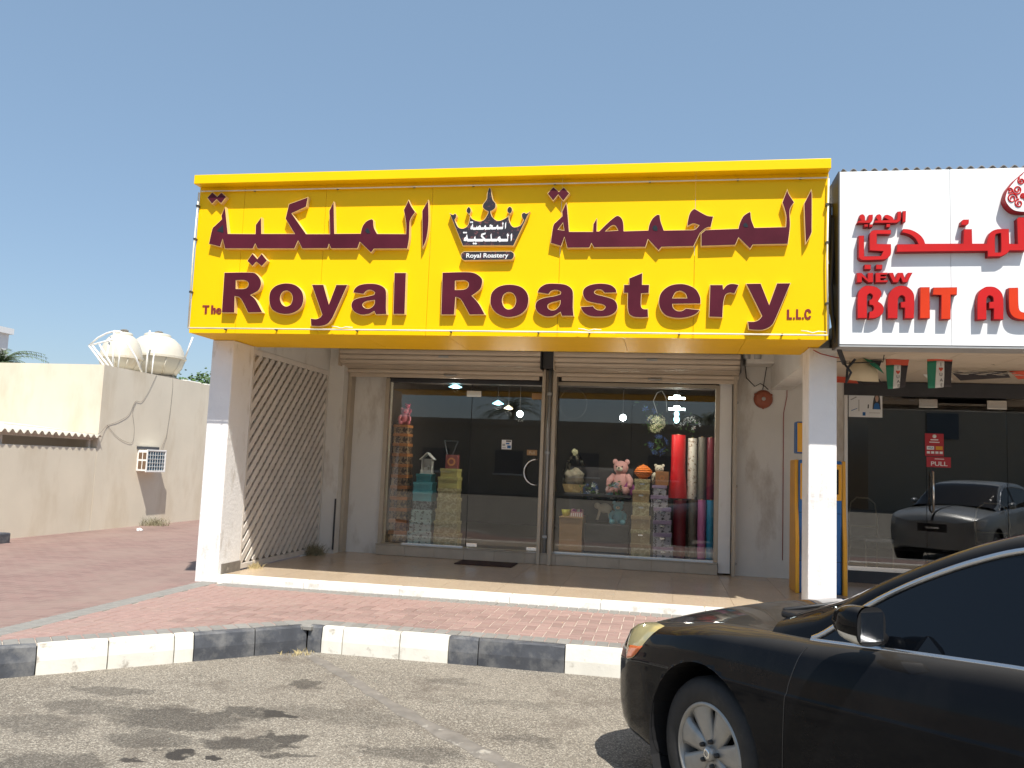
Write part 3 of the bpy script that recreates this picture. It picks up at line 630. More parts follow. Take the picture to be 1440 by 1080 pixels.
# roller shutters, rolled up: slats wrapped on the drum, bottom bar hanging
def shutter(x0, x1, name):
    s = box('roller_shutter', 'shutter_groove', shop, x0+.02, x1-.02, 11.10, 11.32, 2.90, 3.26)
    prof = [(11.225,2.80),(11.205,2.862),(11.10,2.885),(11.02,2.905),(10.975,2.965),(10.95,3.035),(10.945,3.11),(10.945,3.19),(10.96,3.27),(11.0,3.33)]
    for i, ((ya_, za_), (yb_, zb_)) in enumerate(zip(prof, prof[1:])):
        mb = MB(); e = .006; d = Vector((yb_-ya_, zb_-za_)); nn = Vector((d.y, -d.x)).normalized()*-1
        L_ = d.length; d.normalize(); pts = []
        for t, h in ((.004, 0), (.012, .007), (L_/2, .013), (L_-.012, .007), (L_-.004, 0)):
            pts.append((ya_+d.x*t+(nn.x if nn.x < 0 else -nn.x)*h, za_+d.y*t-abs(nn.y)*h*.4))
        rows = [[(x0, p[0], p[1]) for p in pts], [(x1, p[0], p[1]) for p in pts]]
        mb.grid(rows); mb.grid([[(x0, p[0]+.02, p[1]) for p in pts], [(x1, p[0]+.02, p[1]) for p in pts]])
        mb.build('slat', 'shutter_tan', s, smooth=True)
    box('bottom_bar', 'shutter_tan', s, x0+.07, x1-.05, 11.215, 11.245, 2.748, 2.80, bevel=.005)
    xm = (x0+x1)/2+.12
    MB().tube([(xm-.09, 11.20, 2.80), (xm-.06, 11.185, 2.785), (xm+.06, 11.185, 2.785), (xm+.09, 11.20, 2.80)], .012, 8).build('grip', 'grey_metal', s, smooth=True)
    box('lock_plate', 'grey_metal', s, xm-.11, xm+.03, 10.935, 10.942, 3.00, 3.03, bevel=.003)
    for x in (x0-.012, x1): box('end_plate', 'shutter_tan' if x < x0 else 'dark_metal', s, x, x+.010, 10.93, 11.30, 2.87, 3.37)
    return s
shutter(-4.50, -1.66, 'a'); shutter(-1.47, .93, 'b')
MB().box(-1.64,-1.50,11.05,11.2,2.9,3.36).build('drum_bracket', 'dark_metal', shop)
for a in (.965, 1.10): MB().tube([(a, 11.02, 3.10), (a+.09, 11.02, 3.10)], .05, 12).build('drum_axle', 'grey_metal', shop, smooth=True)
box('drum_bracket', 'white_wall', shop, 1.0, 1.36, 11.0, 11.378, 3.0, 3.15, bevel=.02)
# small fittings on the right wall
for z in (2.52, 1.42, .42): MB().ball((.93, 11.37, z), .018, 8, 6).build('bolt', 'grey_metal', shop, smooth=True)
bell = thing('alarm_bell', 'round rust red alarm bell on the white wall right of the shop window', 'alarm bell', (1.26, 11.378, 2.575))
MB().lathe([(.0,-.07),(.03,-.07),(.075,-.062),(.108,-.04),(.122,-.012),(.122,0)], n=28, axis='Y').build('gong', 'bell_red', bell, smooth=True)
MB().lathe([(0,-.082),(.022,-.08),(.026,-.071)], n=14, axis='Y').build('boss', 'grey_metal', bell, smooth=True)
for a in (.5, 2.6, 4.7): MB().ball((.118*math.cos(a), -.02, .118*math.sin(a)), .016, 8, 6).build('lug', 'bell_red', bell, smooth=True)
w = MB().tube([(1.02, 11.35, 3.02), (1.04, 11.35, 2.85), (1.15, 11.345, 2.74), (1.22, 11.34, 2.78), (1.28, 11.34, 2.74), (1.32, 11.35, 2.70)], .006, 6).tube([(1.30, 11.35, 3.02), (1.27, 11.345, 2.82), (1.25, 11.35, 2.70)], .005, 6)
tag(w.build('bell_cable', 'wire_black', smooth=True), 'loose black cable drooping to the red alarm bell', 'cable')
dm = MB().box(-2.66,-1.90,10.70,11.16,PZ+.001,PZ+.014).build('doormat', 'mat_brown', bevel=.004)
tag(dm, 'thin dark brown doormat in front of the glass door', 'doormat')

# ------------------------------------------------------------------ yellow sign
sign = thing('shop_sign', 'large yellow roastery signboard with purple raised Arabic and English letters', 'sign')
SX = [-4.9474, -4.4229, -3.5074, -2.3657, -1.0491, 0.2366, 1.4451]
for a, b in zip(SX, SX[1:]): box('panel', 'sign_yellow', sign, a+.0015, b-.0015, 7.92, 7.935, 2.8203, 4.389, bevel=.0015)
SF = [-4.9474, -4.32, -3.0857, -2.16, -0.4114, 0.72, 1.4451]
for a, b in zip(SF, SF[1:]): box('soffit_panel', 'soffit_yellow', sign, a+.002, b-.002, 7.936, 8.93, 2.823, 2.835)
box('side_panel', 'sign_yellow', sign, -4.9495, -4.934, 7.936, 8.93, 2.836, 4.389)
box('side_panel', 'sign_yellow', sign, 1.43, 1.4455, 7.936, 8.395, 2.836, 4.389)
MB().box(-4.93, 1.34, 8.60, 8.92, 2.837, 3.45).build('backing', 'white_wall', sign)
box('cap', 'cap_yellow', sign, -4.946, 1.443, 7.79, 8.02, 4.390, 4.486, bevel=.004)
box('cap_return', 'sign_yellow', sign, -4.949, 1.445, 8.021, 8.60, 4.392, 4.42)
# clear light tube round the edge of the board, held by clips
mbt = MB().tube([(-4.9371, 7.885, 2.8666), (-1.7486, 7.88, 2.8625), (1.4349, 7.885, 2.8583)], .008, 6)
mbt.build('light_tube', 'tube_clear', sign, smooth=True)
MB().tube([(-4.9371, 7.885, 2.8666), (-4.9454, 7.88, 3.6586), (-4.9371, 7.885, 4.3271)], .008, 6).build('light_tube', 'tube_clear', sign, smooth=True)
MB().tube([(1.4349, 7.885, 2.8583), (1.4246, 7.88, 3.5557), (1.4379, 7.885, 4.3271)], .008, 6).build('light_tube', 'tube_clear', sign, smooth=True)
MB().tube([(-4.9166, 7.885, 4.3395), (1.4297, 7.885, 4.3354)], .007, 6).build('light_tube', 'tube_clear', sign, smooth=True)
for x in (-4.5257, -3.96, -3.0857, -2.1086, -1.2343, -0.7406, 0.1029, 1.0286): box('clip', 'dark_metal', sign, x, x+.014, 7.878, 7.92, 2.850, 2.868)
for x in (-4.32, -3.3943, -2.5714, -1.9543, -1.1314, -0.2057, 0.6171, 1.1829): box('clip', 'dark_metal', sign, x, x+.018, 7.892, 7.92, 4.334, 4.348)
for z in (3.24, 3.81, 4.17): box('clip', 'dark_metal', sign, -4.952, -4.93, 7.87, 7.92, z, z+.02); box('clip', 'dark_metal', sign, 1.415, 1.44, 7.87, 7.92, z-.1, z-.08)
for x in (-3.34, -.84, 1.2): MB().tube([(x, 7.88, 2.897), (x+.06, 7.87, 2.889), (x+.1, 7.875, 2.877), (x+.15, 7.87, 2.890), (x+.22, 7.88, 2.887)], .005, 6).build('cable_tie', 'tube_clear', sign, smooth=True)
def raised(names, parent, pname, face, side, yf, yb, ins=.0045, proud=.002):
    for nm in names:
        cs = contours(GLYPHS[nm]); o = plate(cs, yf, yb).build(pname, side, parent, fix=True)
        plate(inset(cs, ins), yf-proud, yf+.004).build('face', face, o, fix=True)
ar = ['ar_malakiya','ar_alef_a','ar_dots_a','ar_dots_b','ar_mohammasa','ar_lam_meem','ar_alef_b','ar_dots_c']
raised(ar, sign, 'arabic_letter', 'letter_purple', 'letter_return', 7.865, 7.9195)
raised(['R1','o1','y1','a1','l1','R2','o2','a2','s2','t2','e2','r2','y2'], sign, 'letter', 'letter_purple', 'letter_return', 7.865, 7.9195)
for e in ('eyes_a', 'eyes_b'):
    for con in GLYPHS[e].split('|'): plate(contours(con), 7.861, 7.8635).build('letter_eye', 'dark_eye', sign, fix=True)
for nm in ('small_T','small_h','small_e','small_L1','small_p1','small_L2','small_p2','small_C'): plate(contours(GLYPHS[nm]), 7.914, 7.9195).build('small_letter', 'letter_red_small', sign, fix=True)
raised(['crown', 'plate'], sign, 'crown_emblem', 'crown_print', 'letter_return', 7.865, 7.9195, .005)
def fit(names, x0, x1, z0, z1, parent, m, y, bx):
    for nm in names:
        cs = [[(x0+(p[0]-bx[0])/(bx[1]-bx[0])*(x1-x0), z0+(p[1]-bx[2])/(bx[3]-bx[2])*(z1-z0)) for p in q] for q in contours(GLYPHS[nm], 3)]
        plate(cs, y-.001, y+.0005).build('printed_letter', m, parent, fix=True)
def bbox(names):
    P = [p for nm in names for q in contours(GLYPHS[nm], 2) for p in q]; return min(p[0] for p in P), max(p[0] for p in P), min(p[1] for p in P), max(p[1] for p in P)
cb = bbox(['crown']); cw = cb[1]-cb[0]; ch = cb[3]-cb[2]
kx = lambda u: cb[0]+(u-100)/(1040-100)*cw
kz = lambda v: cb[3]-(v-115)/(795-115)*ch
fit(ar[4:], kx(350), kx(772), kz(612), kz(505), sign, 'print_white', 7.862, bbox(ar[4:]))
fit(ar[:4], kx(270), kx(848), kz(778), kz(625), sign, 'print_white', 7.862, bbox(ar[:4]))
text('Royal Roastery', 'printed_lettering', 'print_white', sign, kx(565), kz(928), 7.861, .062, bold=.0010, sx=1.12)

# ------------------------------------------------------------------ neighbouring restaurant
nb = thing('restaurant_building', 'neighbouring restaurant with dark glass front and tiled porch ceiling at the right edge', 'building')
box('wall', 'white_wall', nb, 1.66, 9, 17, 17.2, .1, 3.9)
box('wall', 'white_wall', nb, 1.625, 1.66, 11.61, 17, .1, 3.4)
box('wall', 'white_wall', nb, 8.8, 9, 8.4, 17, .1, 3.9)
box('roof', 'beige_render', nb, 1.665, 9, 8.24, 17.1, 3.0, 3.12)
cg = box('porch_ceiling', 'grout', nb, 1.62, 8.8, 8.23, 11.6, 2.842, 2.86)
tm2 = MB().box(-.297,.297,-.297,.297,-.006,.006).mesh('ceiling_tile'); tm2.materials.append(MATS['ceiling_tile'])
for i in range(12):
    for j in range(5):
        o = bpy.data.objects.new('ceiling_tile', tm2); COL.objects.link(o); o.parent = cg; o.location = (1.93+i*.6, 8.54+j*.6, 2.836); 
box('lintel', 'dark_metal', nb, 2.27, 8.8, 11.36, 11.6, 2.655, 2.835)
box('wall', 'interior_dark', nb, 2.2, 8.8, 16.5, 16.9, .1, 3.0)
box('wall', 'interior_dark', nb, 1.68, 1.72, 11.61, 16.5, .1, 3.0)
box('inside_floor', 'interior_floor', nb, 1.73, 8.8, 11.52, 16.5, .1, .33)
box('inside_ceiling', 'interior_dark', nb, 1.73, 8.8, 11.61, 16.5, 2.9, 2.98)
box('window_frame', 'white_paint', nb, 2.272, 2.312, 11.36, 11.46, PZ, 2.653)
box('window_frame', 'chrome', nb, 2.313, 8.8, 11.375, 11.43, .425, .48)
box('panel', 'dark_metal', nb, 2.313, 8.8, 11.39, 11.42, PZ, .424)
box('pane', 'dark_glass', nb, 2.313, 3.262, 11.40, 11.41, .482, 2.652)
box('pane', 'dark_glass', nb, 4.212, 8.8, 11.40, 11.41, .482, 2.652)
nd = box('glass_door', 'dark_glass', nb, 3.268, 4.205, 11.401, 11.411, .30, 2.58)
box('patch_fitting', 'chrome', nd, 3.18, 3.40, 11.385, 11.399, 2.52, 2.63, bevel=.003)
box('patch_fitting', 'chrome', nd, 3.98, 4.21, 11.385, 11.399, 2.52, 2.63, bevel=.003)
MB().tube([(3.325, 11.40, 1.72), (3.325, 11.33, 1.70), (3.325, 11.33, 1.22), (3.325, 11.40, 1.20)], .014, 8).build('handle', 'chrome', nd, smooth=True)
rs = box('sticker', 'flag_red', nd, 3.25, 3.47, 11.392, 11.3985, 1.905, 2.19); MATS['sticker_red'] = mat('sticker_red', (.45,.02,.03), .4); rs.data.materials[0] = MATS['sticker_red']
MB().lathe([(0,0),(.016,0),(.024,.006),(.016,.012),(0,.012)], (3.36, 11.38, 2.155), 12, 'Y').build('emblem', 'print_white', rs)
box('print', 'print_white', rs, 3.315, 3.405, 11.389, 11.3915, 2.105, 2.118); box('print', 'print_white', rs, 3.30, 3.42, 11.389, 11.3915, 2.075, 2.086)
cd_ = box('card_logo', 'print_white', rs, 3.27, 3.355, 11.389, 11.3915, 1.985, 2.03); text('VISA', 'lettering', 'kiosk_blue', cd_, 3.3125, 1.997, 11.3885, .034)
box('card_logo', 'kiosk_yellow', rs, 3.375, 3.455, 11.389, 11.3915, 1.985, 2.03)
for x in (3.27, 3.32, 3.37, 3.42): box('card_logo', 'print_white', rs, x, x+.036, 11.389, 11.3915, 1.935, 1.965)
ps = box('pull_sign', 'sticker_red', nd, 3.265, 3.55, 11.388, 11.397, 1.765, 1.895)
text('PULL', 'lettering', 'print_white', ps, 3.41, 1.785, 11.387, .075, sx=1.2, bold=.0008); box('print', 'print_white', ps, 3.36, 3.47, 11.386, 11.3875, 1.866, 1.874)
po = box('poster', 'sign_white', nb, 2.33, 2.74, 11.388, 11.394, 2.375, 2.70)
# printed figure of a dark haired woman, a card and small print
fig = lambda s, y, m: plate(contours(s), y, y+.001).build('print', m, po, fix=True)
fig("2620,2480! 2628,2580 2645,2650 2672,2685 2700,2672 2712,2620 2715,2560 2720,2480!", 11.386, 'dark_metal')
mat('skin_print', (.55,.36,.27), .6)
fig("2660,2590 2655,2640 2675,2662 2692,2640 2690,2595 2675,2575", 11.385, 'skin_print'); fig("2632,2480! 2645,2545 2672,2565 2700,2545 2712,2480!", 11.3852, 'kiosk_blue')
fig("2560,2490! 2575,2490! 2578,2540! 2563,2540!", 11.386, 'dark_metal'); fig("2500,2395! 2535,2395! 2535,2440! 2500,2440!", 11.386, 'kiosk_blue'); fig("2360,2450! 2430,2480! 2440,2492! 2365,2462!", 11.386, 'kiosk_blue')
fig("2350,2600! 2420,2640! 2430,2630! 2360,2590!", 11.386, 'grey_metal')
box('print', 'grey_metal', po, 2.45, 2.46, 11.386, 11.3872, 2.45, 2.60); box('print', 'grey_metal', po, 2.58, 2.71, 11.386, 11.3872, 2.43, 2.436)
# white sign
ws = thing('restaurant_sign', 'white restaurant signboard with red raised lettering beside the yellow sign', 'sign')
for a, b in ((1.541, 2.489), (2.489, 4.42), (4.42, 6.38)): box('panel', 'sign_white', ws, a+.0015, b-.0015, 7.92, 7.94, 2.783, 4.399, bevel=.0015)
box('frame', 'grey_metal', ws, 1.5429, 6.3771, 7.941, 8.22, 2.7843, 4.3889)
box('edge', 'dark_metal', ws, 1.5305, 1.5413, 7.92, 8.22, 2.7689, 4.4043)
box('edge', 'grey_metal', ws, 1.5429, 6.3771, 7.925, 8.22, 2.7617, 2.7781)
red = ['w_ya','w_mandi','w_dot','w_dot1','w_dot2','w_s1','w_s2','w_s3','w_sd1','w_sd2','w_sd3']
raised(red, ws, 'arabic_letter', 'sign_red', 'sign_redside', 7.855, 7.9195, .0035)
raised(['N','E','Wl','B','A1','A2'], ws, 'letter', 'sign_red', 'sign_redside', 7.855, 7.9195, .0035)
raised(['I','Tl','Ll'], ws, 'letter', 'sign_orange', 'sign_redside', 7.855, 7.9195, .0035)
cs = contours(GLYPHS['emblem']); em = plate(cs, 7.835, 7.9195).build('emblem', 'sign_redside', ws, fix=True)
plate(inset(cs, .008), 7.831, 7.837).build('face', 'print_white', em, fix=True)
eb = bbox(['emblem']); ex, ez = (eb[0]+eb[1])/2, (eb[2]+eb[3])/2; rx, rz = (eb[1]-eb[0])/2, (eb[3]-eb[2])/2
for sgn in (-1, 1):
    for (cx, cz, r0, tw, ph) in ((-.62,-.30,.26,1.6,0), (-.28,-.55,.22,1.5,1.5), (-.35,.12,.24,1.7,3), (-.14,.55,.18,1.5,2), (-.72,.12,.14,1.2,4), (-.08,-.2,.16,1.6,5)):
        P = []
        for i in range(26):
            t = i/25; a = ph+tw*2*math.pi*t; r = r0*(1-.8*t); P.append((ex+sgn*(cx+r*math.cos(a))*rx, 7.828, ez+(cz+r*math.sin(a))*rz))
        MB().tube(P, .0062, 5).build('swirl', 'sign_red', em)
# corrugated roof edge over the white sign
mb = MB(); rows = [[], []]
for i in range(0, 470):
    x = 1.60+i*.0098; z = 4.466+.018*math.sin(x*2*math.pi/.093); rows[0].append((x, 8.08, z)); rows[1].append((x, 9.6, z+.12))
cr = mb.grid(rows).build('roof_sheet', 'roof_grey', nb, smooth=True, solid=.008)
# cable bundle between the two signs
cbm = MB().tube([(1.528, 8.15, 4.02), (1.513, 8.1, 3.64), (1.488, 8.05, 3.34), (1.498, 8.04, 3.09), (1.538, 8.06, 2.84), (1.598, 8.15, 2.72), (1.658, 8.3, 2.66)], .022, 8).tube([(1.508, 8.16, 4.06), (1.483, 8.12, 3.74), (1.508, 8.1, 3.44), (1.478, 8.08, 3.14)], .014, 8).tube([(1.658, 8.3, 2.66), (1.698, 8.2, 2.56), (1.678, 8.3, 2.48), (1.698, 8.35, 2.62), (1.758, 8.3, 2.7)], .012, 6)
tag(cbm.build('cable_bundle', 'wire_black', smooth=True), 'black cable bundle hanging in the gap between yellow and white signs', 'cable')
fb = MB().box(1.475,1.53,8.22,8.32,3.97,4.2).box(1.475,1.525,8.2,8.28,3.4,3.6); tag(fb.build('junction_box', 'dark_metal', bevel=.005), 'small dark junction boxes in the gap behind the white sign edge', 'junction box')
wr = MB().tube([(1.338, 8.42, 2.83), (1.458, 8.385, 2.76), (1.558, 8.385, 2.735), (1.638, 8.39, 2.72)], .005, 6)
tag(wr.build('red_wire', 'wire_red', smooth=True), 'thin red wire tacked across the top of the right column', 'wire')
# bunting
def flag(x0, x1, z0, z1, y, label, sag):
    f = thing('flag', label, 'flag', group='small flags hung under the restaurant porch ceiling'); w = x1-x0; h = z1-z0
    def cloth(u0, u1, v0, v1, m, n):
        P = []
        for i in range(9):
            v = v0+(v1-v0)*i/8; P.append([(x0+w*(u+sag*(1-v)*(u-.4)*1.1), y+.02*math.sin(u*6+v*3)+.03*(1-v), z0+h*v+.02*(1-v)*u) for u in [u0+(u1-u0)*k/6 for k in range(7)]])
        MB().grid(P).build(n, m, f, smooth=True, solid=.002)
    cloth(0, 1, .80, 1, 'flag_red', 'band'); cloth(0, .33, 0, .80, 'flag_green', 'band'); cloth(.33, .66, 0, .80, 'flag_white', 'band'); cloth(.66, 1, 0, .80, 'flag_black', 'band')
    xm = x0+w*.5
    for k, ch_ in enumerate('I'): text(ch_, 'lettering', 'dark_metal', f, xm, z0+h*.66, y-.012, .05)
    hs = "0,-22! 22,6 18,20 8,22 0,12! -8,22 -18,20 -22,6"
    pts = [[(xm+p[0]*.9, z0+h*.55+p[1]*.9) for p in q] for q in contours(hs)]; plate(pts, y-.013, y-.011).build('heart', 'flag_red', f, fix=True)
    text('U', 'lettering', 'dark_metal', f, xm, z0+h*.36, y-.010, .045); text('A', 'lettering', 'dark_metal', f, xm+.004, z0+h*.2, y-.008, .045); text('E', 'lettering', 'dark_metal', f, xm+.006, z0+h*.05, y-.006, .045)
flag(2.25, 2.48, 2.52, 2.83, 9.2, 'small flag with red, green, white and black bands nearer the column', -.25); flag(2.64, 2.89, 2.53, 2.88, 9.15, 'small flag with red, green, white and black bands farther from the column', -.12)
fo = thing('folded_flag', 'crumpled beige and green flag bunched up beside the right column', 'flag')
MB().grid([[(1.88, 9.15, 2.80), (2.0, 9.1, 2.82), (2.12, 9.12, 2.77)], [(1.84, 9.12, 2.68), (1.98, 9.06, 2.70), (2.15, 9.1, 2.66)], [(1.86, 9.15, 2.60), (2.0, 9.1, 2.58), (2.16, 9.12, 2.58)]]).build('cloth', 'paper_cream', fo, smooth=True, solid=.003)
MB().grid([[(2.0, 9.09, 2.825), (2.08, 9.08, 2.80), (2.15, 9.08, 2.745)], [(2.08, 9.06, 2.74), (2.14, 9.06, 2.70), (2.2, 9.07, 2.66)]]).build('cloth', 'flag_green', fo, smooth=True, solid=.003)
MB().grid([[(2.1, 9.3, 2.86), (2.25, 9.3, 2.87)], [(2.06, 9.28, 2.76), (2.2, 9.28, 2.74)]]).build('cloth', 'flag_black', fo, solid=.003)
MB().grid([[(1.95, 9.3, 2.85), (2.06, 9.3, 2.86)], [(2.0, 9.28, 2.79), (2.1, 9.28, 2.80)]]).build('cloth', 'flag_red', fo, solid=.003)
b2 = thing('bunting', 'strip of red, black and checked white bunting under the restaurant ceiling', 'bunting')
MB().tube([(1.72, 9.2, 2.79), (2.3, 9.18, 2.835), (2.7, 9.14, 2.88), (3.4, 9.5, 2.83)], .004, 5).build('string', 'wire_black', b2)
for (x0, y0, x1, y1, m) in ((3.2,10.2,3.7,10.0,'flag_black'), (2.95,10.4,3.2,10.3,'flag_white'), (3.72,9.98,4.1,9.8,'flag_red'), (1.75,10.6,2.3,10.9,'flag_red'), (2.32,10.9,2.6,10.95,'flag_black')):
    MB().grid([[(x0, y0, 2.825), (x1, y1, 2.825)], [(x0+.1, y0+.03, 2.74), (x1+.05, y1+.03, 2.76)]]).build('pennant', m, b2, solid=.003)
mb = MB()
for i in range(9):
    for j in range(3):
        if (i+j) % 2 == 0: mb.add([(2.95+i*.09, 10.02-.1*j, 2.82-.025*j), (3.03+i*.09, 10.02-.1*j, 2.82-.025*j), (3.05+i*.09, 9.94-.1*j, 2.80-.025*j), (2.97+i*.09, 9.94-.1*j, 2.80-.025*j)], [(0,1,2,3)])
mb.build('checks', 'flag_white', b2, solid=.002)
MB().tube([(1.75, 8.9, 2.83), (1.78, 8.9, 2.74), (2.15, 8.9, 2.76), (2.16, 8.9, 2.83)], .006, 6).build('bracket', 'wire_black', b2)
# chairs inside
def chair(x, y, rz, label):
    c = thing('chair', label, 'chair', (x, y, .33), rz, 'chairs inside the restaurant'); m = 'paper_cream'
    for s in (-1, 1):
        MB().tube([(s*.18,-.19,0),(s*.19,-.18,.45)], .011, 6).build('leg', m, c, smooth=True); MB().tube([(s*.20,.22,0),(s*.185,.19,.45)], .011, 6).build('leg', m, c, smooth=True)
    MB().tube([(-.185,.19,.45),(-.20,.21,.75),(-.17,.22,.93),(-.08,.23,1.0),(.08,.23,1.0),(.17,.22,.93),(.20,.21,.75),(.185,.19,.45)], .011, 6).build('back_frame', m, c, smooth=True)
    MB().tube([(-.195,.2,.62),(.195,.2,.62)], .008, 6).build('back_rail', m, c, smooth=True)
    MB().box(-.2,.2,-.2,.2,.44,.49).build('seat', 'cream_plaster', c, bevel=.02)
chair(2.70, 11.80, .3, 'pale metal banquet chair behind the glass nearest the right column'); chair(4.2, 11.82, -.2, 'pale metal banquet chair behind the glass right of the restaurant door')
# payment kiosk behind the right column
kk = thing('payment_kiosk', 'blue and yellow payment kiosk standing behind the right column', 'kiosk', (1.765, 10.25, PZ))
box('body', 'kiosk_blue', kk, -.25, .222, -.2, .2, .0, 1.50, bevel=.02)
for s, x in ((-1, -.29), (1, .225)):
    P = [(-.26,0),(-.24,.6),(-.17,1.0),(-.15,1.5),(.2,1.5),(.22,0)]
    mb = MB(); mb.v = [(x, a, b) for a, b in P]+[(x+.045, a, b) for a, b in P]; n = len(P); mb.f = [tuple(range(n)), tuple(range(2*n-1, n-1, -1))]+[(i, (i+1) % n, n+(i+1) % n, n+i) for i in range(n)]
    mb.build('side_panel', 'kiosk_yellow', kk, fix=True, bevel=.01)
box('fascia', 'kiosk_yellow', kk, -.235, .215, -.215, -.201, 1.05, 1.46, bevel=.01); box('screen', 'screen_dark', kk, -.17, .18, -.222, -.216, 1.12, 1.40)
box('slot', 'kiosk_yellow', kk, -.2, -.05, -.235, -.201, .62, .72); box('tray', 'paper_cream', kk, -.215, -.14, -.24, -.201, .42, .60, bevel=.01)
box('seam', 'screen_dark', kk, -.245, .215, -.2025, -.2005, .90, .905); box('seam', 'screen_dark', kk, -.245, .215, -.2025, -.2005, .36, .365)
MB().tube([(-.1,0,1.5),(-.1,0,1.62)], .02, 8).build('neck', 'dark_metal', kk)
hd = box('head_box', 'kiosk_blue', kk, -.27, .12, -.1, .06, 1.575, 1.945, bevel=.015); box('face', 'kiosk_yellow', hd, -.255, .105, -.112, -.101, 1.59, 1.93, bevel=.008); box('screen', 'screen_dark', hd, -.17, .06, -.118, -.1125, 1.66, 1.86)
cb2 = MB().tube([(1.56, 11.37, 2.72), (1.56, 11.37, 2.62), (1.52, 11.372, 2.4), (1.52, 11.372, .5)], .004, 6); tag(cb2.build('kiosk_cable', 'wire_red', smooth=True), 'red tied cable running down the wall corner behind the kiosk', 'cable')

# ------------------------------------------------------------------ beige house across the alley
XW = -9.875; YB = 13.25
vl = thing('beige_house', 'flat roofed beige rendered house across the alley on the left', 'house')
box('wall', 'beige_render', vl, -10.08, XW, YB+.2, 32, .0, 3.08)
box('wall', 'beige_render', vl, -30, XW, YB, YB+.199, .0, 3.085)
box('wall', 'beige_render', vl, -30, -10.09, 31.8, 32, .0, 3.08)
box('roof', 'beige_render', vl, -29.9, -10.081, YB+.21, 31.79, 2.85, 2.95)
for (a, b) in ((15.9, 16.5), (16.7, 17.2), (17.3, 18.4), (18.6, 19.6)): box('mortar_lump', 'white_paint', vl, XW-.16, XW-.03, a, b, 3.081, 3.105, bevel=.01)
cw_ = MB().box(-10.07, XW, 2.0, YB-.002, .0, 1.595).build('compound_wall', 'beige_render', bevel=.01)
tag(cw_, 'low beige rendered compound wall along the alley', 'wall')
cp = thing('carport_roof', 'rusty white corrugated carport roof above the compound wall', 'carport roof'); rows = [[], [], []]
for i in range(0, 700):
    y = 6.2+i*.0101; z = .028*math.sin(y*2*math.pi/.155)
    rows[0].append((XW+.06, y, 1.80+z)); rows[1].append((-11.2, y, 1.93+z)); rows[2].append((-13.4, y, 2.10+z))
MB().grid(rows).build('sheet', 'tank_white', cp, smooth=True, solid=.008)
for y in (6.5, 9.0, 11.1, 13.1): box('post', 'roof_sheet', cp, -9.99, -9.94, y, y+.05, 1.596, 1.77)
MB().box(-10.0,-9.93,6.2,13.2,1.735,1.775).build('beam', 'roof_sheet', cp)
def smooth_path(P, n=5):
    P = [Vector(p) for p in P]; o = []
    for i in range(len(P)-1):
        a, b, c, d = P[max(i-1, 0)], P[i], P[i+1], P[min(i+2, len(P)-1)]
        for k in range(n):
            t = k/n; o.append(.5*(2*b+(c-a)*t+(2*a-5*b+4*c-d)*t*t+(3*b-a-3*c+d)*t**3))
    return o+[P[-1]]
cbl = MB().tube(smooth_path([(-9.80, 11.0, 1.90), (-9.80, 12.0, 1.875), (-9.82, 13.0, 1.84), (-9.83, 13.22, 1.86), (-9.866, 13.45, 2.0), (-9.866, 13.75, 2.10), (-9.866, 14.05, 2.25), (-9.866, 14.2, 2.5), (-9.866, 14.4, 2.52), (-9.866, 14.6, 2.75), (-9.866, 14.8, 3.09)]), .0028, 5).tube(smooth_path([(-9.866, 13.45, 2.02), (-9.866, 13.7, 1.85), (-9.866, 14.0, 1.74), (-9.866, 14.22, 1.74), (-9.866, 14.24, 2.0), (-9.866, 14.15, 2.3), (-9.866, 14.22, 2.5)]), .0024, 5)
tag(cbl.build('wall_cable', 'wire_grey', smooth=True), 'loose black cable looping over the beige house corner', 'cable')
cb3 = MB().tube([(-9.866, 15.35, 3.09), (-9.866, 15.38, 2.9), (-9.866, 15.36, 2.4), (-9.866, 15.30, 1.9), (-9.85, 15.12, 1.62)], .003, 5)
tag(cb3.build('air_conditioner_cable', 'wire_grey', smooth=True), 'thin black cable running down to the air conditioner', 'cable')
# window air conditioner
ac = thing('air_conditioner', 'white window air conditioner with blue grille on the beige house wall', 'air conditioner', (XW, 14.40, 1.18))
AD = .22; AW = .62; AH = .43
box('case', 'frame_white', ac, -.05, AD-.02, .02, AW-.02, .015, AH-.015, bevel=.01)
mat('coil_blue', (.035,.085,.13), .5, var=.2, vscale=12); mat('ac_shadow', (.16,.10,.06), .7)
box('coil', 'coil_blue', ac, AD-.019, AD-.012, .05, AW-.05, .04, AH-.04)
for z in (0, AH-.03): box('rim', 'frame_white', ac, AD-.02, AD, 0, AW, z, z+.03, bevel=.004)
for y in (0, AW-.03): box('rim', 'frame_white', ac, AD-.02, AD, y, y+.03, .0305, AH-.0305, bevel=.004)
for k in range(1, 7): MB().tube([(AD-.006, .03+k*(AW-.06)/7, .03), (AD-.006, .03+k*(AW-.06)/7, AH-.03)], .004, 5).build('grille_bar', 'frame_white', ac)
for k in range(1, 5): MB().tube([(AD-.006, .03, .03+k*(AH-.06)/5), (AD-.006, AW-.03, .03+k*(AH-.06)/5)], .004, 5).build('grille_bar', 'frame_white', ac)
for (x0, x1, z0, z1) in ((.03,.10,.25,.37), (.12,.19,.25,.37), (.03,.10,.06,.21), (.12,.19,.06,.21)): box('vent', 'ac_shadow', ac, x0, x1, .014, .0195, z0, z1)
box('recess', 'dark_metal', ac, .0, .02, -.02, AW+.05, AH, AH+.055)
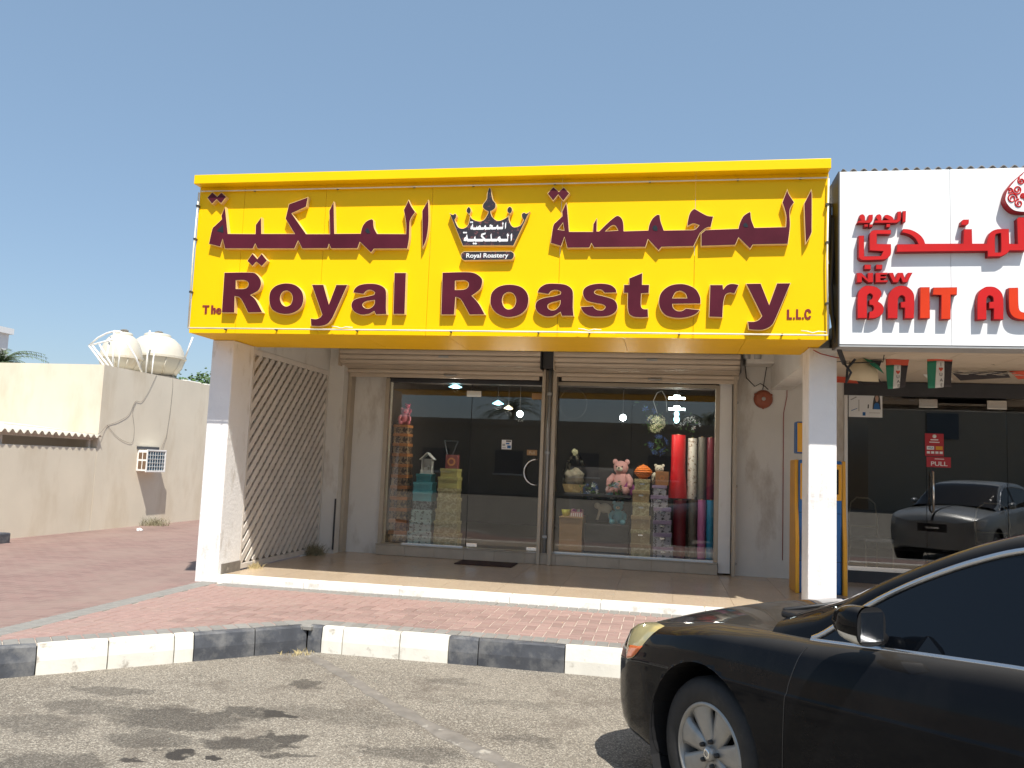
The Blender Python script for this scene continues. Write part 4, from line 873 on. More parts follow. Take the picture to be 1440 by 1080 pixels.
# roof water tanks
def tank(x, y, r, zb0, label):
    t = thing('water_tank', label, 'water tank', (x, y, zb0), group='white water tanks on the beige house roof')
    H = r*1.42; mid = H*.50
    prof = [(r*.55, .0), (r*.72, .06), (r*.9, mid*.55), (r*.985, mid-.03)]; up = [(r*.985, mid+.025), (r*.93, mid+.16), (r*.80, mid+.30), (r*.60, mid+.41), (r*.42, mid+.46)]
    MB().lathe(prof, n=32).build('lower_shell', 'tank_white', t, smooth=True); MB().lathe([(r*.985, mid-.03), (r*1.04, mid-.028), (r*1.04, mid+.02), (r*.985, mid+.025)], n=32).build('flange', 'tank_white', t)
    MB().lathe(up, n=32).build('upper_shell', 'tank_white', t, smooth=True)
    lid = MB().lathe([(r*.46, mid+.445), (r*.46, mid+.49), (r*.40, mid+.51), (0, mid+.53)], n=24).build('lid', 'tank_white', t, smooth=True)
    MB().ball((.02, 0, mid+.545), (.09, .07, .035), 10, 6, .12).build('stone', 'concrete', lid)
    MB().lathe([(r*.8,2.951-zb0),(r*.8,-.002),(0,-.002)], n=20).build('plinth', 'concrete', t)
    for k in range(10):
        a = k*math.pi/5; MB().tube([(r*.66*math.cos(a), r*.66*math.sin(a), .03), (r*.88*math.cos(a), r*.88*math.sin(a), mid*.5), (r*.985*math.cos(a), r*.985*math.sin(a), mid-.04)], [.02,.02,.01], 6).build('rib', 'tank_white', t, smooth=True)
    return t
tank(-10.95, 16.35, .60, 3.2, 'near white fibreglass roof water tank with a stone on its lid'); tank(-10.86, 15.05, .41, 3.15, 'white roof water tank partly hidden by the bent frame')
fr = thing('tank_frame', 'bent white tubular frame around the roof water tanks', 'frame')
def fp(*P, r=.018): MB().tube(P, r, 8).build('tube', 'frame_white', fr, smooth=True)
A_ = (-10.84, 14.05, 3.536); B_ = (-10.32, 14.05, 3.82); C_ = (-10.19, 14.05, 3.81)
fp(A_, (-10.66, 14.05, 3.69), (-10.48, 14.05, 3.78), B_, C_)
fp(A_, (-10.34, 14.05, 3.66)); fp(A_, (-10.33, 13.95, 3.06)); fp((-10.76, 14.05, 3.53), (-10.24, 13.98, 3.05)); fp((-10.62,14.05,3.56), (-10.18, 13.98, 3.05))
fp(B_, (-10.30, 14.05, 3.05)); fp((-10.44,14.1,3.72), (-10.46, 14.05, 3.05)); fp(C_, (-10.0, 14.3, 3.35), (-9.93, 14.45, 3.05)); fp((-10.2,14.1,3.6), (-10.22,14.1,3.05), r=.014)
fp((-10.64, 15.6, 4.09), (-10.66, 15.6, 3.0)); fp((-10.50, 15.6, 3.66), (-10.52, 15.6, 3.0), r=.013); fp((-10.11, 16.35, 4.08), (-10.255, 16.35, 3.62)); fp((-10.5, 15.45, 3.06), (-10.2, 15.7, 3.06), r=.03)

# far things on the left
fbld = thing('far_building', 'distant pale flat roofed building at the left edge', 'building')
mat('far_white', (.70,.72,.72), .8, var=.03); mat('window_dark', (.08,.10,.12), .2)
box('wall', 'far_white', fbld, -100, -67.3, 62, 75, 0, 13.2); box('parapet', 'far_white', fbld, -100.2, -66.9, 61.8, 75.2, 13.2, 13.8)
for i in range(4): box('window', 'window_dark', fbld, -70+i*-4.0, -68.6+i*-4.0, 61.93, 62.02, 8.0, 9.4)
def palm(x, y, h, label, n=34, L=2.6, seed=1):
    rd = random.Random(seed); p = thing('palm_tree', label, 'palm tree', (x, y, 0), group='date palms')
    MB().tube([(0.05*math.sin(i), 0, h*i/8) for i in range(9)], [.26-.1*i/8 for i in range(9)], 10).build('trunk', 'bark', p, smooth=True)
    mb = MB()
    for k in range(n):
        az = rd.uniform(0, 6.283); el = rd.uniform(-.35, 1.35); ln = L*rd.uniform(.8, 1.1); pts = []
        for i in range(9):
            t = i/8; e = el-1.5*t*t; rr = ln*t*math.cos(el-.6*t*t); pts.append(Vector((rr*math.cos(az), rr*math.sin(az), h+ln*t*math.sin(el)-1.1*t*t*ln*.55)))
        mb.tube(pts, [.03*(1-.8*i/8) for i in range(9)], 4)
        for i in range(1, 9):
            for q in (0, .33, .66):
                a = pts[i-1].lerp(pts[i], q); d = (pts[i]-pts[i-1]).normalized(); s = d.cross(Vector((0,0,1))).normalized(); l = .5*(1-.55*(i/8))
                for sg in (-1, 1):
                    tip = a+s*sg*l+d*l*.6+Vector((0,0,-.12+rd.uniform(-.1,.12))); w = d*.03; mb.add([a-w, a+w, tip], [(0,1,2)])
    mb.build('crown', 'palm_green', p); return p
palm(-41.5, 46, 6.9, 'grey green date palm top showing above the beige house at far left', L=2.6)
def tree(x, y, h, r, label, seed=2, n=2600):
    rd = random.Random(seed); t = thing('leafy_tree', label, 'tree', (x, y, 0)); tk = MB().tube([(0,0,0), (.1,0,h*.4), (0,.1,h*.7)], [.22,.16,.1], 10); clumps = []
    for k in range(16):
        a = rd.uniform(0, 6.283); rr = r*math.sqrt(rd.random())*.8; c = Vector((rr*math.cos(a), rr*math.sin(a), h*.72+rd.uniform(-.5,.9)*r*.45)); clumps.append((c, rd.uniform(.35,.6)*r*.55)); tk.tube([(0,.1,h*.55), tuple(c*.6+Vector((0,0,h*.25))), tuple(c)], [.07,.05,.02], 6)
    tk.build('trunk', 'bark', t, smooth=True); mb = MB()
    for i in range(n):
        c, cr_ = rd.choice(clumps); d = Vector((rd.gauss(0,1), rd.gauss(0,1), rd.gauss(0,.8))).normalized()*cr_*rd.uniform(.5,1.1); p = c+d
        u = Vector((rd.gauss(0,1), rd.gauss(0,1), rd.gauss(0,.6))).normalized(); v = u.orthogonal().normalized(); s = rd.uniform(.07,.13); mb.add([p-u*s, p+v*s*.5, p+u*s, p-v*s*.5], [(0,1,2,3)])
    mb.build('crown', 'leaf_green', t)
tree(-24.2, 40, 6.3, 2.6, 'green leafy tree showing above the house wall beside the left column')
# weeds and litter
def weeds(x, y, z, n, h, spread, label, m='dry_grass', seed=5):
    rd = random.Random(seed); mb = MB()
    for i in range(n):
        a, rr = rd.uniform(0, 6.283), spread*rd.random(); b = Vector((x+rr*math.cos(a), y+rr*math.sin(a), z)); l = h*rd.uniform(.4,1); lean = Vector((rd.gauss(0,.5), rd.gauss(0,.5), 1)).normalized(); s = lean.orthogonal().normalized()*.003
        mid = b+lean*l*.6; tip = mid+(lean+Vector((rd.gauss(0,.5), rd.gauss(0,.5), -.2)))*l*.4; mb.add([b-s, b+s, mid+s*.7, mid-s*.7, tip], [(0,1,2,3), (3,2,4)])
    tag(mb.build('dry_weeds', m), label, 'weeds')
mat('weed_grey', (.22,.20,.12), .8, var=.3)
weeds(-9.72, 14.9, .13, 260, .26, .28, 'dry grey weeds at the foot of the wall below the air conditioner', 'weed_grey')
weeds(-4.62, 10.75, PZ, 220, .22, .16, 'dry brown weeds in the porch corner beside the lattice', 'weed_grey', 6)
weeds(-4.63, 9.12, PZ, 90, .11, .10, 'yellow grass tuft at the foot of the lattice near the left column', 'dry_grass', 7)
weeds(-2.86, 6.45, 0.0, 60, .05, .14, 'short dry grass in the kerb corner on the asphalt', 'dry_grass', 8)
for i, (x, y, z, lb) in enumerate([(-9.25, 13.75, .16, 'crumpled white litter on the alley below the air conditioner'), (-3.72, 5.85, .215, 'white paper scrap on the grey edge pavers of the left kerb')][:1]):
    tag(MB().ball((x, y, z), (.06,.05,.035), 8, 6, .25).build('litter', 'litter_white'), lb, 'litter')
cbk = MB().box(-10.1,-9.45,10.25,10.95,.13,.30).build('kerb_block', 'kerb_black', bevel=.02); tag(cbk, 'black painted kerb block at the left edge by the compound wall', 'kerb block')

# ------------------------------------------------------------------ goods in the shop window
mat('box_brown', (.075,.04,.024), .5, col2=(.42,.27,.15), c2scale=26, c2lo=.48, c2hi=.52)
mat('lid_orange', (.55,.21,.06), .5, var=.1)
mat('box_mint', (.52,.64,.60), .5, col2=(.09,.10,.08), c2scale=26, c2lo=.56, c2hi=.585)
mat('box_greyfloral', (.30,.36,.36), .5, col2=(.08,.08,.09), c2scale=34, c2lo=.49, c2hi=.52)
mat('box_turquoise', (.12,.42,.47), .45, var=.06); mat('box_teal', (.03,.23,.26), .45, var=.06)
mat('box_gold', (.40,.33,.15), .35, col2=(.60,.53,.30), c2scale=30, c2lo=.50, c2hi=.54, metal=.2); mat('box_yellow', (.44,.38,.12), .4, var=.08)
mat('box_kraft', (.42,.30,.14), .45, col2=(.56,.44,.24), c2scale=20, c2lo=.55, c2hi=.62)
mat('box_lilac', (.44,.42,.46), .5, col2=(.07,.06,.07), c2scale=26, c2lo=.54, c2hi=.57); mat('lid_lilac', (.34,.26,.38), .5, var=.06)
mat('roll_red', (.55,.012,.014), .3); mat('roll_maroon', (.16,.01,.02), .3); mat('roll_grey', (.16,.14,.11), .4); mat('roll_pink', (.62,.20,.42), .4); mat('roll_blue', (.03,.27,.46), .4); mat('roll_floral', (.70,.64,.54), .4, col2=(.28,.18,.10), c2scale=24, c2lo=.55, c2hi=.60)
mat('plush_pink', (.60,.32,.29), .95, bump=.8, bscale=150); mat('plush_red', (.50,.06,.09), .95, bump=.8, bscale=150); mat('plush_rose', (.62,.18,.20), .95, bump=.8, bscale=150); mat('plush_blue', (.14,.40,.48), .95, bump=.8, bscale=150); mat('plush_cream', (.56,.50,.38), .95, bump=.8, bscale=150); mat('plush_magenta', (.28,.05,.20), .9)
mat('petal_cream', (.62,.60,.36), .7); mat('petal_blue', (.06,.11,.30), .7); mat('petal_sky', (.10,.28,.36), .7); mat('petal_white', (.75,.75,.72), .7); mat('lantern_orange', (.62,.16,.015), .5); mat('box_redbrown', (.20,.045,.04), .5); mat('wood_box', (.36,.16,.06), .45, var=.1)
mat('cup_yellow', (.62,.56,.05), .4); mat('basket_pink', (.50,.25,.28), .6)
def gift(x0, x1, z0, z1, y, m, lid, label, grp, tag_=False, d=.26):
    cx = (x0+x1)/2; w = x1-x0; h = z1-z0; g = thing('gift_box', label, 'gift box', (cx, y+d/2, z0), group=grp, rz=random.uniform(-.03,.03)); lh = min(.05, h*.3)
    box('body', m, g, -w/2+.008, w/2-.008, -d/2+.008, d/2-.008, .001, h-lh-.0005); box('lid', lid, g, -w/2, w/2, -d/2, d/2, h-lh, h-.001, bevel=.003)
    if tag_: box('label_holder', 'chrome', g, -.032, .032, -d/2-.004, -d/2-.0005, h-lh-.034, h-lh-.010)
YG = 11.76
def lamp_light(parent, e, col=(1,.95,.85), z=-.06):
    d = bpy.data.lights.new('bulb_light', 'POINT'); d.energy = e; d.color = col; d.shadow_soft_size = .05; o = bpy.data.objects.new('bulb_light', d); COL.objects.link(o); o.parent = parent; o.location = (0, 0, z)
za, zb = .40, 2.11; n = 11
for i in range(n):
    t = i/(n-1); x0 = -4.0+.03*t+.01*math.sin(i*2.1); x1 = -3.655-.055*t; z0 = .40+1.71*(1-(1-i/n)**1.08); z1 = .40+1.71*(1-(1-(i+1)/n)**1.08)
    gift(max(x0, -3.93), x1, z0, z1, YG, 'box_brown', 'lid_orange', 'brown floral gift box with orange lid, %s of the tall leftmost stack' % ('lowest' if i == 0 else 'topmost' if i == n-1 else ORD[i]+' from the bottom'), 'brown gift boxes')
tB = [(-3.64,-3.28,.40,.575),(-3.62,-3.29,.575,.735),(-3.6,-3.29,.735,.885),(-3.58,-3.3,.885,1.01),(-3.59,-3.3,1.01,1.155),(-3.585,-3.3,1.155,1.285),(-3.55,-3.32,1.285,1.405)]
for i, (a, b, c, d) in enumerate(tB):
    m = ['box_mint','box_mint','box_mint','box_greyfloral','box_turquoise','box_turquoise','box_teal'][i]; nm = ['mint floral','mint floral','mint floral','grey floral','turquoise','turquoise','dark teal'][i]
    gift(a, b, c, d, YG, m, m, '%s gift box, %s in the stack under the birdhouse' % (nm, 'lowest' if i == 0 else 'topmost' if i == 6 else ORD[i]+' from the bottom'), 'gift boxes under the birdhouse')
tC = [(-3.25,-2.88,.40,.565),(-3.25,-2.9,.565,.745),(-3.24,-2.91,.745,.915),(-3.22,-2.91,.915,1.075),(-3.22,-2.92,1.075,1.21),(-3.22,-2.92,1.21,1.375),(-3.19,-2.93,1.375,1.495)]
for i, (a, b, c, d) in enumerate(tC):
    m = 'box_yellow' if i > 4 else 'box_gold'
    gift(a, b, c, d, YG, m, m, '%s gift box, %s in the stack left of the glass door' % ('yellow' if i > 4 else 'gold', 'lowest' if i == 0 else 'topmost' if i == 6 else ORD[i]+' from the bottom'), 'gold gift boxes by the door')
tD = [(-.44,-.16,.40,.575),(-.44,-.17,.575,.765),(-.44,-.17,.765,.955),(-.43,-.19,.955,1.14),(-.43,-.19,1.14,1.305),(-.41,-.19,1.305,1.46)]
for i, (a, b, c, d) in enumerate(tD): gift(a, b, c, d, YG, ['box_gold','box_kraft','box_kraft','box_gold','box_kraft','box_gold'][i], ['box_kraft','box_gold'][i % 2], 'gold brown gift box, %s in the stack under the orange lantern' % ('lowest' if i == 0 else 'topmost' if i == 5 else ORD[i]+' from the bottom'), 'gold boxes under the orange lantern', i not in (0, 2))
tE = [(-.14,.14,.40,.545),(-.14,.12,.545,.735),(-.14,.11,.735,.905),(-.14,.10,.905,1.08),(-.18,.06,1.08,1.245),(-.16,.04,1.245,1.385)]
for i, (a, b, c, d) in enumerate(tE): gift(a, b, c, d, YG, 'box_lilac', 'lid_lilac', 'lilac grey floral gift box, %s in the stack beside the red roll' % ('lowest' if i == 0 else 'topmost' if i == 5 else ORD[i]+' from the bottom'), 'lilac gift boxes', True)
# birdhouse
bh = thing('birdhouse', 'small white wooden birdhouse with peaked roof on the turquoise box stack', 'birdhouse', (-3.41, YG+.1, 1.406))
box('back', 'cream_plaster', bh, -.075, .075, .05, .06, 0, .22); box('side', 'cream_plaster', bh, -.08, -.07, -.05, .05, 0, .22); box('side', 'cream_plaster', bh, .07, .08, -.05, .05, 0, .22); box('base', 'cream_plaster', bh, -.095, .095, -.07, .07, -.0, .012)
for s in (-1, 1): MB().bar((s*.105, 0, .205), (0, 0, .305), .15, .012, up=(0,0,1)).build('roof', 'cream_plaster', bh)
for k in range(6): box('picket', 'cream_plaster', bh, -.085+k*.03, -.07+k*.03, -.068, -.06, .012, .06)
MB().ball((-.02,0,.08), (.04,.03,.03), 10, 8).ball((.02,0,.12), (.02,.02,.02), 8, 6).build('bird', 'petal_white', bh, smooth=True)
rb = thing('gift_bag', 'small red brown gift bag with round motif and dark handles on the gold stack', 'gift bag', (-3.04, YG+.1, 1.496)); box('body', 'box_redbrown', rb, -.09, .09, -.06, .06, 0, .20, bevel=.004); MB().lathe([(.035,-.0615),(.06,-.0615),(.06,-.0605)], (0,0,.1), 20, 'Y').build('motif', 'lid_orange', rb)
for s in (-1, 1): MB().tube([(-.08+.0*s, .02*s, .20), (-.13, .02*s, .40), (.07, .02*s, .40), (.0, .02*s, .20)], .006, 6).build('handle', 'dark_metal', rb)
# plush bears
def bear(x, y, z, s, m, label, face=0, muzzle=None):
    b = thing('teddy_bear', label, 'teddy bear', (x, y, z), face)
    MB().ball((0,0,.16*s), (.12*s,.10*s,.16*s), 14, 10, .02).build('body', m, b, smooth=True)
    h = MB().ball((0,-.02*s,.37*s), (.105*s,.095*s,.095*s), 14, 10, .02).build('head', m, b, smooth=True)
    for k in (-1, 1):
        MB().ball((k*.085*s,-.01*s,.45*s), (.038*s,.022*s,.038*s), 10, 8).build('ear', m, h, smooth=True); MB().ball((k*.04*s,-.11*s,.385*s), .010*s, 8, 6).build('eye', 'wire_black', h, smooth=True)
        MB().tube([(k*.09*s,-.02*s,.26*s), (k*.15*s,-.06*s,.19*s), (k*.15*s,-.10*s,.13*s)], [.045*s,.042*s,.035*s], 10).ball((k*.15*s,-.10*s,.13*s), .037*s, 10, 8).build('arm', m, b, smooth=True)
        MB().tube([(k*.06*s,-.04*s,.06*s), (k*.11*s,-.13*s,.05*s), (k*.12*s,-.18*s,.055*s)], [.055*s,.052*s,.05*s], 10).ball((k*.12*s,-.18*s,.058*s), (.05*s,.035*s,.055*s), 10, 8).build('leg', m, b, smooth=True)
    mz = MB().ball((0,-.10*s,.35*s), (.045*s,.035*s,.035*s), 10, 8).build('muzzle', muzzle or m, h, smooth=True); MB().ball((0,-.135*s,.365*s), .012*s, 8, 6).build('nose', 'wire_black', mz, smooth=True)
bear(-3.80, YG+.1, 2.112, .52, 'plush_rose', 'pink and red plush toy on top of the leftmost box stack', .3, 'plush_red')
bear(-3.78, YG+.16, 2.25, .38, 'plush_red', 'small red plush toy perched on the pink plush toy', 0)
bear(-.62, 12.35, 1.22, 1.05, 'plush_pink', 'large dusty pink teddy bear beside the orange lantern', -.2, 'plush_cream'); bear(-.64, 12.15, .80, .68, 'plush_blue', 'light blue teddy bear on the low shelf', 0, 'plush_cream'); bear(-.07, YG+.28, 1.387, .60, 'plush_cream', 'cream teddy bear behind the small wooden box', 0)
mg = MB().ball((-.50,12.30,1.29), (.09,.09,.13), 12, 8, .08).build('plush_cushion', 'plush_magenta', smooth=True); tag(mg, 'magenta plush cushion leaning on the pink teddy bear', 'cushion')
wt = thing('plush_sheep', 'white plush sheep lying on the low shelf', 'plush toy', (-.84, 12.2, .95)); MB().ball((0,0,.07), (.11,.08,.07), 12, 8, .08).build('body', 'plush_cream', wt, smooth=True); MB().ball((-.1,-.04,.1), .045, 10, 8).build('head', 'plush_cream', wt, smooth=True)
for k in (-.06, .06):
    MB().tube([(k,-.03,.03),(k*1.6,-.05,-.10)], .018, 8).build('leg', 'plush_cream', wt)
ol = thing('paper_lantern', 'round orange paper lantern on the gold box stack', 'lantern', (-.29, YG+.13, 1.461)); MB().lathe([(.05,0),(.07,.012)]+[(.055+.07*math.sin(math.pi*i/12)+.006*(-1)**i, .012+.17*i/12) for i in range(13)]+[(.03,.19),(0,.205)], n=24).build('shade', 'lantern_orange', ol, smooth=False); MB().lathe([(.10,.085),(.135,.095),(.10,.105)], n=24).build('rib', 'lantern_orange', ol)
wb = thing('wooden_box', 'small orange brown wooden box on the lilac stack', 'box', (-.03, YG+.07, 1.386)); box('body', 'wood_box', wb, -.09, .09, -.06, .06, 0, .19, bevel=.004); MB().lathe([(.02,-.0625),(.035,-.0625),(.035,-.0605)], (0,0,.1), 16, 'Y').build('medallion', 'lid_orange', wb)
# rolls of wrapping
for (x0, x1, z0, z1, y, m, lb) in [(.09,.29,1.21,2.10,12.1,'roll_red','wide bright red wrapping roll standing above the maroon roll'),(.32,.45,1.21,2.06,12.12,'roll_floral','cream floral wrapping roll beside the bright red roll'),(.46,.575,1.21,2.08,12.14,'roll_grey','dark grey upper wrapping roll right of the floral roll'),(.585,.70,1.21,2.08,12.14,'roll_maroon','dark maroon upper wrapping roll at the window edge'),
        (.13,.31,.40,1.19,11.95,'roll_maroon','wide maroon wrapping roll on the window floor'),(.34,.45,.40,1.20,11.95,'roll_grey','grey brown wrapping roll on the window floor'),(.465,.575,.40,1.205,11.95,'roll_pink','pink wrapping roll on the window floor'),(.585,.70,.40,1.205,11.95,'roll_blue','blue wrapping roll on the window floor')]:
    r = (x1-x0)/2; rl = thing('wrapping_roll', lb, 'wrapping roll', ((x0+x1)/2, y, z0), group='wrapping rolls in the right window'); fl = 1.0 if m != 'roll_red' else 1.35
    MB().lathe([(0,0.001),(r*fl,0.001),(r,(z1-z0)*.5),(r,z1-z0-.0),(r*.82,z1-z0),(r*.82,z1-z0-.02),(0,z1-z0-.02)], n=24).build('roll', m, rl, smooth=False)
    MB().lathe([(r*.3,z1-z0-.02),(r*.3,z1-z0+.012),(r*.22,z1-z0+.012),(r*.22,z1-z0-.02)], n=14).build('core', 'counter_wood', rl)
rsh = thing('roll_stand', 'dark stand carrying the upper wrapping rolls', 'stand'); box('shelf', 'shelf_dark', rsh, .02, .72, 12.02, 12.3, 1.19, 1.209); box('leg', 'shelf_dark', rsh, .02, .05, 12.2, 12.3, .396, 1.189); box('leg', 'shelf_dark', rsh, .69, .72, 12.2, 12.3, .396, 1.189)
# shelves and counter
sh = thing('display_shelf', 'dark two tier display shelf behind the right window', 'shelf'); box('shelf', 'shelf_dark', sh, -1.40, -.46, 11.95, 12.6, 1.185, 1.215); box('shelf', 'shelf_dark', sh, -1.10, -.46, 11.95, 12.6, .77, .80); box('panel', 'shelf_dark', sh, -1.10, -.47, 12.0, 12.58, .396, .769); box('panel', 'shelf_dark', sh, -1.40, -.46, 12.601, 12.63, .396, 1.6)
ct = thing('wood_counter', 'light brown wooden counter at the left of the right window', 'counter'); box('body', 'counter_wood', ct, -1.455, -1.13, 11.95, 12.5, .396, .86, bevel=.005); box('top', 'counter_wood', ct, -1.46, -1.12, 11.93, 12.52, .861, .885, bevel=.004)
cu = MB().lathe([(0,0),(.05,0),(.068,.09),(.062,.09),(.046,.008),(0,.008)], (-1.38,12.1,.886), 20).build('cup', 'cup_yellow', smooth=True); tag(cu, 'yellow bowl on the wooden counter', 'bowl')
bk = thing('pink_basket', 'pink basket of small items on the wooden counter', 'basket', (-1.22,12.1,.886)); box('tray', 'basket_pink', bk, -.09, .09, -.07, .07, 0, .07, bevel=.01)
for k in range(9): MB().ball((random.uniform(-.07,.07), random.uniform(-.05,.05), .08), .028, 8, 6).build('item', random.choice(['basket_pink','petal_white','plush_magenta']), bk)
for k in range(6): box('slat', 'petal_white', bk, -.085+k*.03, -.07+k*.03, -.073, -.0705, .0, .05)
def bouquet(name, x, y, z, r, cols, label, n=26, stem=0):
    b = thing(name, label, 'flowers', (x, y, z)); rd = random.Random(int(x*100)+n)
    for k in range(n):
        d = Vector((rd.gauss(0,1), rd.gauss(0,1)-.4, rd.gauss(0,1))).normalized()*r*rd.uniform(.6,1); mb = MB(); s = r*.26
        for q in range(6):
            a = q*1.047; u = d.normalized(); e = u.orthogonal().normalized(); f = u.cross(e); dirv = e*math.cos(a)+f*math.sin(a); mb.add([d, d+dirv*s*.8+f*s*.25, d+dirv*s*1.1+u*s*.4, d+dirv*s*.8-f*s*.25], [(0,1,2,3)])
        mb.build('flower', rd.choice(cols), b)
    mb = MB()
    for k in range(n*2):
        d = Vector((rd.gauss(0,1), rd.gauss(0,1), rd.gauss(0,1))).normalized()*r*rd.uniform(.3,1.25); u = Vector((rd.gauss(0,1), rd.gauss(0,1), rd.gauss(0,1))).normalized(); v = u.orthogonal(); s = r*.2; mb.add([d-u*s, d+v*s*.4, d+u*s, d-v*s*.4], [(0,1,2,3)])
    mb.build('leaves', 'leaf_green', b)
    if stem: MB().tube([(0,0,-r*.3),(0,0,-stem)], .01, 6).build('stem', 'leaf_green', b)
bouquet('flower_bunch', -.70, 12.2, 1.26, .14, ['petal_sky','petal_sky','petal_white'], 'pale blue artificial flower bunch below the pink teddy bear'); bouquet('flower_bunch', -1.05, 12.2, 1.25, .14, ['petal_blue','petal_blue','petal_white'], 'dark blue artificial flower bunch at the left of the shelf')
bouquet('flower_ball', -.12, 12.35, 2.28, .14, ['petal_cream'], 'cream hanging flower ball in the right window', 40); bouquet('flower_bunch', .36, 12.45, 2.26, .15, ['petal_white'], 'white artificial roses above the red roll', 9); bouquet('flower_bunch', -.12, 12.5, 1.98, .17, ['petal_blue'], 'dark foliage with blue flowers under the cream flower ball', 14); bouquet('flower_bunch', -.30, 12.6, 2.45, .2, ['petal_blue'], 'dark trailing foliage left of the cream flower ball', 4)
hp = MB().tube([(-.12,12.35,2.42), (-.18,12.35,2.6), (-.13,12.35,2.72), (-.06,12.35,2.75), (0,12.35,2.65), (.02,12.35,2.45)], .004, 6).build('hoop', 'grey_metal', smooth=True); tag(hp, 'thin loop handle above the cream flower ball', 'hoop')
ring = MB().tube([(-1.32+.2*math.cos(a), 12.0, 2.5+.22*math.sin(a)) for a in [6.2832*i/28 for i in range(29)]], .0025, 6).build('wire_ring', 'shelf_dark', smooth=True); tag(ring, 'thin wire ring hanging at the top left of the right window', 'ring')
cage = thing('gift_basket', 'wrapped basket display with cellophane on the left of the right window', 'basket', (-1.33, 12.6, 1.216))
MB().lathe([(.14,0),(.18,.12),(.17,.12),(.13,.01)], n=20).build('basket', 'box_kraft', cage); MB().ball((0,0,.22), (.15,.13,.14), 12, 8, .15).build('filling', 'plush_cream', cage); MB().lathe([(.17,.12),(.19,.3),(.12,.48),(.02,.6)], n=12).build('wrapper', 'shop_glass', cage); MB().ball((0,-.05,.60), .05, 8, 6, .3).build('bow', 'petal_cream', cage)
for i, (x, z, w, m, lb) in enumerate([(-2.974,2.673,.20,'lamp_cyan','small glowing cyan pendant lamp at the top of the left window'), (-2.34,2.45,.17,'lamp_cyan','small glowing cyan pendant lamp above the glass door'), (-2.185,2.386,.13,'lamp_warm','small dim yellow pendant lamp beside the cyan lamp')]):
    l = thing('pendant_lamp', lb, 'lamp', (x, 11.57, z)); MB().lathe([(0,.04),(w*.12,.03),(w*.3,.01),(w*.5,-.012),(w*.3,-.02),(0,-.026)], n=18).build('shade', m, l, smooth=True); MB().tube([(0,0,.04),(0,0,2.70-z)], .004, 5).build('cord', 'wire_black', l); lamp_light(l, 7 if m == 'lamp_cyan' else 2)
for (x, y, z, r, lb) in ((-2.023,11.60,2.304,.045,'round glowing white lamp seen through the glass door'), (-.578,11.60,2.294,.045,'round glowing white lamp in the middle of the right window')):
    l = thing('globe_lamp', lb, 'lamp', (x, y, z)); MB().ball((0,0,0), r, 14, 10).build('globe', 'lamp_glow', l, smooth=True); lamp_light(l, 12, z=-.07); MB().tube([(0,0,r),(0,0,2.70-z)], .005, 5).build('cord', 'wire_black', l)
for (x, y, z, lb, g) in ((.147,11.57,2.578,'upper glowing white tube lamp at the right window top',0), (.148,11.575,2.429,'lower glowing white tube lamp with bulbs below it',1)):
    l = thing('tube_lamp', lb, 'lamp', (x, y, z)); MB().tube([(-.11,0,0),(.11,0,0)], .014, 8).build('tube', 'lamp_glow', l, smooth=True); lamp_light(l, 9, z=-.2); box('holder', 'lamp_glow', l, -.04, .04, -.02, .02, .014, .04); MB().tube([(0,0,.04),(0,0,2.70-z)], .004, 5).build('cord', 'wire_black', l)
    if g: MB().ball((0,0,-.07), (.035,.03,.04), 10, 8).ball((0,0,-.14), (.04,.03,.045), 10, 8).build('bulb', 'lamp_cyan', l, smooth=True)


# ------------------------------------------------------------------ cars
mat('car_black', (.004,.0045,.006), .045, spec=.12, col2=(.009,.009,.010), c2scale=3, c2lo=.45, c2hi=.8)
mat('car_silver', (.30,.31,.31), .3, metal=.1, coat=.6)
mat('car_glass', (.003,.004,.006), .015, spec=.35)
mat('car_trim', (.50,.51,.53), .22, metal=.9)
mat('car_plastic', (.012,.012,.013), .5)
mat('lamp_yellowed', (.46,.40,.20), .12, var=.15, vscale=14, coat=1)
mat('lamp_orange', (.72,.15,.03), .15, coat=1)
mat('lamp_clear', (.62,.60,.54), .1, coat=1, var=.2, vscale=40)
mat('alloy', (.33,.32,.30), .34, metal=.5, var=.12, vscale=14)
mat('tyre', (.016,.015,.015), .7, var=.25, vscale=25, col2=(.06,.052,.045), c2scale=9, c2lo=.55, c2hi=.8)
mat('brake_dark', (.02,.019,.018), .6)
def add_dust_glare(name, col, amt):  # lightens upward faces: settled dust plus sky glare put into the paint colour
    m = MATS[name]; n = m.node_tree.nodes; L = m.node_tree.links; b = n['Principled BSDF']; src = b.inputs['Base Color'].links[0].from_socket
    g = n.new('ShaderNodeNewGeometry'); sx = n.new('ShaderNodeSeparateXYZ'); L.new(g.outputs['Normal'], sx.inputs[0])
    r = n.new('ShaderNodeMapRange'); r.inputs[1].default_value = .45; r.inputs[2].default_value = 1; r.inputs[4].default_value = amt; L.new(sx.outputs[2], r.inputs[0])
    t = n.new('ShaderNodeTexNoise'); t.inputs['Scale'].default_value = 5; t.inputs['Detail'].default_value = 6; mu = n.new('ShaderNodeMath'); mu.operation = 'MULTIPLY'; L.new(r.outputs[0], mu.inputs[0]); L.new(t.outputs['Fac'], mu.inputs[1])
    x = n.new('ShaderNodeMix'); x.data_type = 'RGBA'; L.new(mu.outputs[0], x.inputs[0]); L.new(src, x.inputs[6]); x.inputs[7].default_value = (*col, 1); L.new(x.outputs[2], b.inputs['Base Color'])
add_dust_glare('car_black', (.26,.23,.19), .32)
